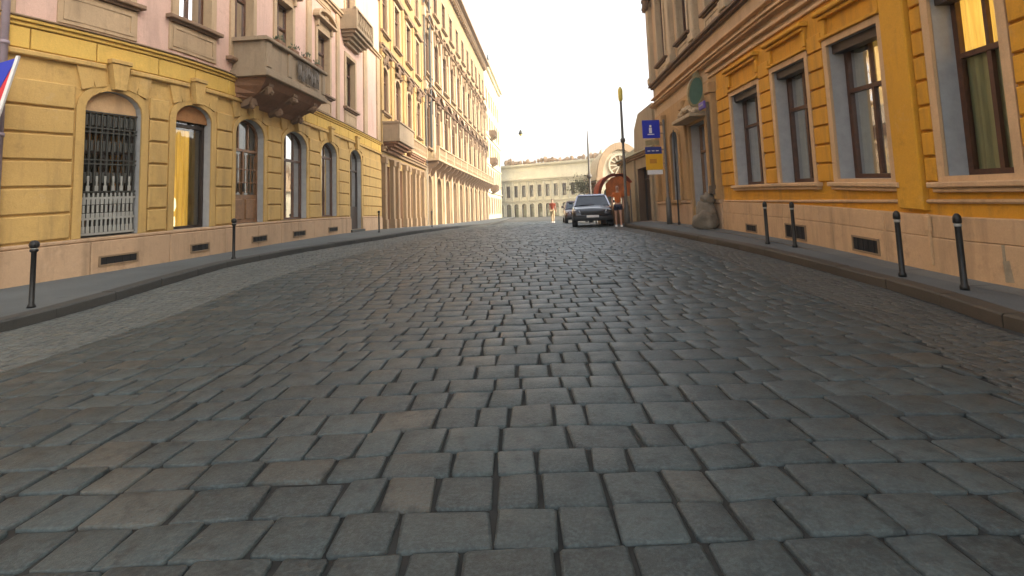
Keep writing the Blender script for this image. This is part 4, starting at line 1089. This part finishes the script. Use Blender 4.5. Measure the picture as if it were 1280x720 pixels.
t_.build('cornice', 'far_dark', fb)
for r_ in (r0, r1):
    for a, b, z0, z1, rr in r_:
        window(FF, fb, a, b, z0, z1, rr, .3, 'wood_mid', .3, (.5,), (), surround='far', sur_w=.15, sur_d=.12, detail=False, reveal='far', curtains=((0, 1, 0, 1, 'cur_olive'),) if r_ is r0 else ())
ro_ = MB(FF); q = random.Random(5)
for k in range(30):
    s_ = LF * (.12 + .86 * k / 30); ro_.lump((s_, 10.5 + q.uniform(0, .5), -1.5), (q.uniform(.25, .6), q.uniform(.3, .9), .5), k)
ro_.build('roof_ornament', 'trim', fb)
# attic pavilion on the right of it
FP = Fac([(12.4, 70), (18.4, 68.5)], 0, 1, 0.0)
pv = empty('corner_pavilion', FP(3, 0, 0), 'brownish building with dark arched openings to the right of the pale yellow one', 'building')
ops = [(.8, 1.8, 1, 3.4, .4), (3.0, 4.0, 1, 3.4, .4)]; ops2 = [(.9, 1.7, 5.6, 7.3, .4), (3.1, 3.9, 5.6, 7.3, .4)]
w = MB(FP); wall(FP, 0, 6.1, -1, 4.6, ops, w); w.build('ground_floor_wall', 'buff', pv)
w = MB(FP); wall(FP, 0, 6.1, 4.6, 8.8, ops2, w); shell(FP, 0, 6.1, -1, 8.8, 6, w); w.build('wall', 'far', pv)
t_ = MB(FP); band(t_, 0, 6.1, [(4.5, 4.8, .3), (8.4, 8.8, .4)], 6)
for k in range(6): t_.lump((.5 + k, 9.0, -.4), (.4, .5, .4), k)
t_.build('cornice', 'far_dark', pv)
for o in ops + ops2: window(FP, pv, o[0], o[1], o[2], o[3], o[4], .2, 'wood_mid', .3, (.5,), (), surround='far_dark', detail=False)

# ================================================================== TREES (far end)
def leafmat(name, c):
    m, nt, bs = newmat(name); nt.links.new(mixc(nt, ramp(nt, noise(nt, pos(nt), 3, 3), .3, .7), tuple(v * .6 for v in c), tuple(v * 1.3 for v in c)), bs.inputs['Base Color']); bs.inputs['Roughness'].default_value = .6
    return m
M['leaf'] = leafmat('olive_leaves', (.085, .085, .022)); M['leaf2'] = leafmat('autumn_leaves', (.20, .09, .03)); M['bark'] = simple('brown_bark', (.06, .045, .03), .9)
def tree(x, y, h, r, mat, label, seed):
    z = g(y); q = random.Random(seed); e = empty('tree', (x, y, z), label, 'tree')
    p = MB(); p.cyl((x, y, z), (x + .1, y, z + h * .5), .14, .08, 8)
    cl = []
    for k in range(7):
        a = q.uniform(0, 6.28); tip = (x + r * .7 * math.cos(a), y + r * .7 * math.sin(a), z + h * q.uniform(.55, .95)); p.cyl((x + .05, y, z + h * q.uniform(.3, .5)), tip, .05, .015, 6); cl.append(tip)
    p.build('trunk', 'bark', e)
    c = MB()
    for k in range(1500):
        t_ = q.choice(cl); d = Vector((q.gauss(0, 1), q.gauss(0, 1), q.gauss(0, .8))) * r * .30
        o = Vector(t_) + d; a = Vector((q.uniform(-1, 1), q.uniform(-1, 1), q.uniform(-1, 1))).normalized() * .11; b = a.orthogonal().normalized() * .07
        c.add([tuple(o - a), tuple(o + b), tuple(o + a), tuple(o - b)], [(0, 1, 2, 3)])
    c.build('crown', mat, e)
tree(8.0, 52, 4.2, 1.7, 'leaf', 'small olive-green tree beside the brownish pavilion, above the parked car', 3)
tree(9.6, 49, 3.7, 1.6, 'leaf2', 'reddish-brown tree left of the tall mast at the end of the street', 8)

# ================================================================== PARKED CAR
M['paint'] = simple('black_blue_car_paint', (.012, .014, .020), .3, .3, var=.05, coat=1, bs_=0)
M['roofp'] = simple('silver_blue_paint', (.36, .38, .46), .25, .5, var=.03, coat=1, bs_=0)
M['plastic'] = simple('black_plastic', (.012, .012, .013), .4, bs_=0)
M['carglass'] = simple('dark_car_glass', (.02, .03, .045), .06, var=.02, bs_=0)
M['tyre'] = simple('tyre_rubber', (.015, .015, .015), .8); M['rim'] = simple('alloy', (.35, .35, .36), .3, .8)
M['head'] = simple('headlamp_lens', (.55, .58, .62), .1, bs_=0); M['tail'] = simple('red_lens', (.35, .01, .01), .2, bs_=0)
M['maroon'] = simple('maroon_car_paint', (.05, .012, .012), .3, .3, coat=1, bs_=0)
def car(x, y, rot, label, W=1.78, paint='paint', roofm='roofp', sc=1.0):
    z = g(y); e = empty('parked_car', (x, y, z), label, 'car'); e.rotation_euler.z = rot
    def obj(name, verts, faces, mat, par=e, smooth=True, bev=0):
        me = bpy.data.meshes.new(name); me.from_pydata([(a * sc, b * sc, c * sc) for a, b, c in verts], [], faces)
        bm = bmesh.new(); bm.from_mesh(me); bmesh.ops.recalc_face_normals(bm, faces=bm.faces); bm.to_mesh(me); bm.free()
        me.materials.append(M[mat]); o = bpy.data.objects.new(name, me); COL.objects.link(o); o.parent = par
        if smooth: me.polygons.foreach_set('use_smooth', [True] * len(me.polygons))
        if bev:
            b = o.modifiers.new('b', 'BEVEL'); b.width = bev; b.segments = 2; b.limit_method = 'ANGLE'
        return o
    h = W / 2
    # body: stations along y (front = -y): (y, halfwidth, zbottom, zbelt)
    st_ = [(-2.08, .74, .36, .58), (-2.02, .84, .28, .72), (-1.75, h - .02, .25, .80), (-1.2, h, .24, .88), (-.8, h, .24, .93), (0, h + .01, .24, .94), (1.0, h, .24, .96), (1.7, h - .02, .26, .97), (2.0, .84, .32, .93), (2.07, .78, .42, .80)]
    V = []; F = []
    for (yy, hw, zb, zt) in st_:
        ring = [(-hw * .92, zb), (-hw, zb + .12), (-hw, zt - .16), (-hw * .95, zt - .04), (-hw * .80, zt), (0, zt + .03), (hw * .80, zt), (hw * .95, zt - .04), (hw, zt - .16), (hw, zb + .12), (hw * .92, zb)]
        V += [(a, yy, c) for a, c in ring]
    K = 11
    for i in range(len(st_) - 1):
        for k in range(K): F.append((i * K + k, i * K + (k + 1) % K, (i + 1) * K + (k + 1) % K, (i + 1) * K + k))
    F += [tuple(range(K)), tuple(range((len(st_) - 1) * K, len(st_) * K))]
    body = obj('body', V, F, paint)
    # greenhouse
    cab = [(-.95, .80, .93), (-.15, .66, 1.38), (1.35, .63, 1.40), (1.95, .72, .96)]
    V = []; F = []
    for (yy, hw, zt), (yb) in zip(cab, (-.95, -.95, 1.95, 1.95)): V += [(-hw, yy, zt), (hw, yy, zt)]
    V += [(-.84, -.1, .95), (.84, -.1, .95), (-.84, 1.3, .96), (.84, 1.3, .96)]
    F = [(0, 1, 3, 2), (4, 5, 7, 6), (2, 3, 5, 4), (0, 2, 8), (2, 4, 10, 8), (4, 6, 10), (1, 9, 3), (3, 9, 11, 5), (5, 11, 7)]
    obj('greenhouse', V, F, 'carglass', body, False)
    obj('roof', [(-.65, -.22, 1.37), (.65, -.22, 1.37), (.62, 1.42, 1.39), (-.62, 1.42, 1.39), (-.58, -.1, 1.45), (.58, -.1, 1.45), (.56, 1.3, 1.46), (-.56, 1.3, 1.46)],
        [(0, 1, 2, 3), (4, 5, 6, 7), (0, 1, 5, 4), (1, 2, 6, 5), (2, 3, 7, 6), (3, 0, 4, 7)], roofm, body, True, .02)
    for q in (-1, 1):
        obj('pillar', [(q * .82, -.98, .92), (q * .75, -.98, .93), (q * .60, -.17, 1.40), (q * .68, -.17, 1.38), (q * .83, -.92, .92), (q * .69, -.1, 1.37)], [(0, 1, 2, 3), (0, 3, 5, 4), (1, 2, 5, 4)], roofm, body, False)
        obj('mirror', [(q * a, b, c) for a, b, c in ((.86, -.72, 1.0), (1.03, -.72, 1.01), (1.03, -.72, 1.14), (.88, -.72, 1.14), (.86, -.60, 1.0), (1.0, -.60, 1.02), (1.0, -.60, 1.12), (.88, -.60, 1.13))],
            [(0, 1, 2, 3), (4, 5, 6, 7), (0, 1, 5, 4), (1, 2, 6, 5), (2, 3, 7, 6), (3, 0, 4, 7)], paint, body, True, .02)
        obj('headlight', [(q * a, b, c) for a, b, c in ((.52, -2.075, .62), (.80, -1.99, .64), (.80, -1.95, .75), (.55, -2.04, .71), (.52, -2.0, .62), (.78, -1.9, .64), (.78, -1.88, .75), (.55, -1.98, .71))],
            [(0, 1, 2, 3), (4, 5, 6, 7), (0, 1, 5, 4), (1, 2, 6, 5), (2, 3, 7, 6), (3, 0, 4, 7)], 'head', body)
        for yy in (-1.32, 1.32):
            m_ = MB(); m_.cyl((q * (h - .20), yy, .31), (q * (h + .005), yy, .31), .31, n=24)
            w_ = obj('wheel', [tuple(v) for v in m_.v], m_.f, 'tyre', e, False, .03)
            m_ = MB(); m_.cyl((q * (h + .006), yy, .31), (q * (h + .012), yy, .31), .19, n=20); obj('rim', [tuple(v) for v in m_.v], m_.f, 'rim', w_, False)
    def bx(name, x0, x1, y0, y1, za, zb, mat, bev=.01):
        return obj(name, [(x0, y0, za), (x1, y0, za), (x1, y1, za), (x0, y1, za), (x0, y0, zb), (x1, y0, zb), (x1, y1, zb), (x0, y1, zb)], [(0, 1, 2, 3), (4, 5, 6, 7), (0, 1, 5, 4), (1, 2, 6, 5), (2, 3, 7, 6), (3, 0, 4, 7)], mat, body, True, bev)
    bx('grille', -.50, .50, -2.10, -2.0, .52, .68, 'plastic'); bx('bumper', -.82, .82, -2.11, -1.95, .26, .46, 'plastic', .03); bx('number_plate', -.26, .26, -2.125, -2.108, .40, .50, 'white', .002)
    bx('wiper', -.55, .1, -.93, -.90, .95, .965, 'plastic', .002)
    return e
car(3.52, 22.4, R(-8), 'near-black car with pale roof parked facing the camera near the right corner', sc=.96)
car(4.0, 31.6, R(-3), 'small dark maroon car parked behind the near-black one', W=1.74, paint='maroon', roofm='maroon', sc=.95)

# ================================================================== PEOPLE
def skin_obj(name, J, E, mat, par, sub=2):
    me = bpy.data.meshes.new(name); me.from_pydata([j[0] for j in J], E, []); o = bpy.data.objects.new(name, me); COL.objects.link(o); o.parent = par
    sk = o.modifiers.new('skin', 'SKIN'); sk.use_smooth_shade = True
    if not me.skin_vertices: me.skin_vertices.new() if hasattr(me.skin_vertices, 'new') else None
    bm = bmesh.new(); bm.from_mesh(me); bm.verts.ensure_lookup_table(); ly_ = bm.verts.layers.skin.verify()
    for v, j in zip(bm.verts, J): v[ly_].radius = (j[1], j[2] if len(j) > 2 else j[1])
    bm.verts[0][ly_].use_root = True; bm.to_mesh(me); bm.free()
    su = o.modifiers.new('sub', 'SUBSURF'); su.levels = sub; su.render_levels = sub
    me.materials.append(M[mat]); return o
M['skin'] = simple('skin_tone', (.50, .28, .19), .55, var=.05, bs_=0); M['hair'] = simple('dark_brown_hair', (.03, .018, .01), .6)
def person(x, y, h, rot, label, top, bottom, shorts=False, stride=.12, seed=0):
    z = g(y); e = empty('person', (x, y, z), label, 'person'); e.rotation_euler.z = rot; e.scale = (h / 1.75,) * 3
    s = stride
    J = [((0, 0, .95), .13, .10), ((0, 0, 1.12), .115, .09), ((0, 0, 1.32), .145, .10), ((0, -.005, 1.46), .06), ((0, -.01, 1.54), .052), ((0, -.02, 1.60), .075, .085), ((0, -.015, 1.68), .078, .092), ((0, -.01, 1.735), .04),
         ((.17, 0, 1.40), .055), ((.23, .02 + s * .3, 1.14), .042), ((.22, -.08 + s * .4, .92), .032), ((-.17, 0, 1.40), .055), ((-.23, .02 - s * .3, 1.14), .042), ((-.22, -.10 - s * .4, .92), .032),
         ((.09, 0, .88), .085), ((.10, -s, .50), .056), ((.10, -s * .8, .10), .036), ((.11, -s - .13, .035), .034), ((-.09, 0, .88), .085), ((-.10, s * .7, .50), .056), ((-.10, s * 1.5, .11), .036), ((-.11, s * 1.5 - .12, .035), .034)]
    Ed = [(0, 1), (1, 2), (2, 3), (3, 4), (4, 5), (5, 6), (6, 7), (2, 8), (8, 9), (9, 10), (2, 11), (11, 12), (12, 13), (0, 14), (14, 15), (15, 16), (16, 17), (0, 18), (18, 19), (19, 20), (20, 21)]
    # hands
    for w_, q in ((10, 1), (13, -1)):
        p = J[w_][0]; b = len(J); J.append(((p[0], p[1] - .02, p[2] - .08), .026, .014)); Ed.append((w_, b))
        for k in range(4):
            c = len(J); J.append(((p[0] + .004 * q, p[1] - .045 + .017 * k, p[2] - .155 - .008 * (k in (1, 2))), .0085)); J.append(((p[0] - .012 * q, p[1] - .05 + .017 * k, p[2] - .185), .008)); Ed += [(b, c), (c, c + 1)]
        c = len(J); J.append(((p[0] - .01 * q, p[1] - .06, p[2] - .10), .010)); Ed.append((w_, c))
    body = skin_obj('body', J, Ed, 'skin', e)
    f = lambda i, k: (J[i][0], *[r * k for r in J[i][1:]])
    T = [f(0, 1.14), f(1, 1.2), f(2, 1.14), ((0, 0, 1.44), .075), f(8, 1.3), ((.22, .01, 1.22), .058), f(11, 1.3), ((-.22, .01, 1.22), .058)]
    skin_obj('shirt', T, [(0, 1), (1, 2), (2, 3), (2, 4), (4, 5), (2, 6), (6, 7)], top, body)
    def mid(a, b, t_): return tuple(p + (q_ - p) * t_ for p, q_ in zip(a, b))
    if shorts: L = [f(0, 1.17), f(14, 1.15), (mid(J[14][0], J[15][0], .55), .095), f(18, 1.15), (mid(J[18][0], J[19][0], .55), .095)]; EL = [(0, 1), (1, 2), (0, 3), (3, 4)]
    else: L = [f(0, 1.17), f(14, 1.12), f(15, 1.25), f(16, 1.5), f(18, 1.12), f(19, 1.25), f(20, 1.5)]; EL = [(0, 1), (1, 2), (2, 3), (0, 4), (4, 5), (5, 6)]
    skin_obj('trousers' if not shorts else 'shorts', L, EL, bottom, body)
    skin_obj('hair', [((0, .03, 1.66), .085, .08), ((0, .0, 1.745), .075, .08)], [(0, 1)], 'hair', body)
    fc = MB()
    def bxl(m_, cx, cy, cz, a, b, c): m_.add([(cx + i * a, cy + j * b, cz + k * c) for k in (-1, 1) for j in (-1, 1) for i in (-1, 1)], [(0, 1, 3, 2), (4, 6, 7, 5), (0, 4, 5, 1), (2, 3, 7, 6), (0, 2, 6, 4), (1, 5, 7, 3)])
    for q in (-1, 1): bxl(fc, .03 * q, -.100, 1.655, .012, .008, .006)
    bxl(fc, 0, -.10, 1.595, .024, .006, .005)
    def chl(m_, nm, mt):
        me = bpy.data.meshes.new(nm); me.from_pydata([tuple(v) for v in m_.v], [], m_.f); me.materials.append(M[mt]); o = bpy.data.objects.new(nm, me); COL.objects.link(o); o.parent = body
    chl(fc, 'face', 'hair'); nz = MB(); bxl(nz, 0, -.112, 1.625, .011, .014, .02); chl(nz, 'nose', 'skin')
    sh = MB()
    for i in (17, 21): p = J[i][0]; bxl(sh, p[0], p[1] + .05, p[2] + .005, .045, .12, .036)
    chl(sh, 'shoes', 'white')
    return e
for nm, c in (('orange', (.50, .12, .02)), ('brick', (.30, .06, .025)), ('navy', (.03, .035, .06)), ('sand', (.45, .34, .2)), ('crimson', (.4, .04, .03))): M[nm] = simple(nm + '_cloth', c, .85)
person(4.12, 19.6, 1.62, R(-12), 'bare-legged person in orange top and dark shorts between the car and the lamp post', 'orange', 'navy', True, .10)
person(2.9, 37, 1.75, R(160), 'person in brick-red top and sand-coloured trousers walking away beyond the cars', 'brick', 'sand')

# ================================================================== ORANGE STALL WITH CURVED CANOPY
st = empty('market_stall', (4.9, 24.3, g(24.3)), 'stall with a rounded orange-red canopy behind the near-black car', 'stall')
zb = g(24.3); n = 12
cn = MB(lambda a, b, c: Vector((4.88 + a, 24.3 + b, zb + c)))
P = [(-.80 * math.cos(math.pi * .5 * i / n) , 1.42 + .95 * math.sin(math.pi * .5 * i / n)) for i in range(n + 1)]
def extr(mb, P, y0, y1, th):
    k = len(P); vs = [(a, y0, c) for a, c in P] + [(a, y1, c) for a, c in P] + [(a * (1 - th), y0, c - th) for a, c in P] + [(a * (1 - th), y1, c - th) for a, c in P]; fs = []
    for i in range(k - 1): fs += [(i, i + 1, k + i + 1, k + i), (2 * k + i, 3 * k + i, 3 * k + i + 1, 2 * k + i + 1), (i, 2 * k + i, 2 * k + i + 1, i + 1), (k + i, k + i + 1, 3 * k + i + 1, 3 * k + i)]
    mb.add(vs, fs)
P2 = P + [(.35, 2.38), (.62, 2.2), (.8, 1.95)]
extr(cn, P2, -.8, .9, .03); M['canopy'] = simple('orange_red_canvas', (.36, .07, .02), .8, var=.25, sc=3); c_ = cn.build('canopy', 'canopy', st, True)
M['canopy_edge'] = simple('dark_red_canvas', (.16, .035, .018), .8)
ed = MB(lambda a, b, c: Vector((4.88 + a, 24.3 + b, zb + c))); extr(ed, [(a * 1.04, c + .03) for a, c in P], -.84, -.78, .14); ed.build('canopy_trim', 'canopy_edge', c_)
M['front'] = simple('orange_board', (.46, .13, .03), .6, var=.35, sc=4)
fr = MB(lambda a, b, c: Vector((4.88 + a, 24.3 + b, zb + c))); fr.prism([(-.2, 1.35), (.7, 1.35), (.7, 1.98), (.3, 2.2), (-.2, 2.1)], -.0, .0) if False else None
fr.add([(-.45, -.72, 1.30), (.72, -.72, 1.30), (.72, -.72, 1.9), (.3, -.72, 2.25), (-.15, -.72, 2.2), (-.45, -.72, 1.9), (-.45, -.66, 1.30), (.72, -.66, 1.30), (.72, -.66, 1.9), (.3, -.66, 2.25), (-.15, -.66, 2.2), (-.45, -.66, 1.9)],
       [(0, 1, 2, 3, 4, 5), (11, 10, 9, 8, 7, 6)] + [(i, i + 6, (i + 1) % 6 + 6, (i + 1) % 6) for i in range(6)]); fr.build('front_board', 'front', st)
for a in (-.74, .70):
    for b in (-.7, .8): p = MB(lambda q, r_, c: Vector((4.88 + q, 24.3 + r_, zb + c))); p.box(a - .03, a + .03, b - .03, b + .03, 0, 1.6); p.build('post', 'steel', st)
ct = MB(lambda q, r_, c: Vector((4.88 + q, 24.3 + r_, zb + c))); ct.box(-.7, .68, -.5, .5, .0, .85, .02); ct.build('counter', 'wood_mid', st)

# ================================================================== HAZE
hz = MB(); hz.add([(x, y, z) for z in (-2.2, 34) for y in (-70, 520) for x in (-310, 310)], [(0, 1, 3, 2), (4, 6, 7, 5), (0, 4, 5, 1), (2, 3, 7, 6), (0, 2, 6, 4), (1, 5, 7, 3)])
hm = bpy.data.materials.new('haze'); hm.use_nodes = True; nt = hm.node_tree; nt.nodes.clear()
ho = nt.nodes.new('ShaderNodeOutputMaterial'); hv = nt.nodes.new('ShaderNodeVolumePrincipled'); hv.inputs['Density'].default_value = .0018; hv.inputs['Color'].default_value = (.96, .95, .92, 1); hv.inputs['Anisotropy'].default_value = .3
nt.links.new(hv.outputs[0], ho.inputs['Volume']); ho_ = hz.build('haze', hm); ho_['kind'] = 'stuff'

# ================================================================== CAMERA, LIGHT
f, p_, r_, y0 = 620, R(5), R(2), 211
F_ = Vector((0, math.cos(p_), math.sin(p_))); R_ = Vector((1, 0, 0)); U_ = Vector((0, -math.sin(p_), math.cos(p_)))
Rr = R_ * math.cos(r_) - U_ * math.sin(r_); Ur = R_ * math.sin(r_) + U_ * math.cos(r_)
cd = bpy.data.cameras.new('camera'); cam = bpy.data.objects.new('camera', cd); COL.objects.link(cam)
m4 = Matrix(((Rr.x, Ur.x, -F_.x, 0), (Rr.y, Ur.y, -F_.y, 0), (Rr.z, Ur.z, -F_.z, 1.05), (0, 0, 0, 1)))
cam.matrix_world = m4; cd.sensor_fit = 'HORIZONTAL'; cd.sensor_width = 36; cd.lens = f / 1280 * 36; cd.shift_y = -(360 - y0) / 1280
cd.clip_start = .05; cd.clip_end = 3000; S.camera = cam

wd = bpy.data.worlds.new('World'); S.world = wd; wd.use_nodes = True; nt = wd.node_tree; nt.nodes.clear()
SUN_EL, SUN_AZ = R(26), R(110)      # azimuth measured from +Y towards +X
out = nt.nodes.new('ShaderNodeOutputWorld'); bg = nt.nodes.new('ShaderNodeBackground'); sk = nt.nodes.new('ShaderNodeTexSky')
sk.sky_type = 'NISHITA'; sk.sun_disc = False; sk.sun_elevation = SUN_EL; sk.sun_rotation = SUN_AZ; sk.dust_density = 5; sk.air_density = 1.0; sk.ozone_density = 1
hs = nt.nodes.new('ShaderNodeHueSaturation'); hs.inputs['Saturation'].default_value = .42
nt.links.new(sk.outputs[0], hs.inputs['Color'])
tint = mixc(nt, 1.0, hs.outputs[0], (1.0, .97, .92), 'MULTIPLY')
nt.links.new(tint, bg.inputs[0]); bg.inputs[1].default_value = .15; nt.links.new(bg.outputs[0], out.inputs[0])
sd = bpy.data.lights.new('sun', 'SUN'); so_ = bpy.data.objects.new('sun', sd); COL.objects.link(so_)
sd.energy = .6; sd.angle = R(5); sd.color = (1, .84, .60)
dv = Vector((math.sin(SUN_AZ) * math.cos(SUN_EL), math.cos(SUN_AZ) * math.cos(SUN_EL), math.sin(SUN_EL)))
so_.rotation_euler = dv.to_track_quat('Z', 'Y').to_euler()
S.view_settings.view_transform = 'Standard'; S.view_settings.look = 'None'; S.view_settings.exposure = 2.05; S.view_settings.gamma = 1; S.view_settings.use_curve_mapping = False
S.render.engine = 'CYCLES'
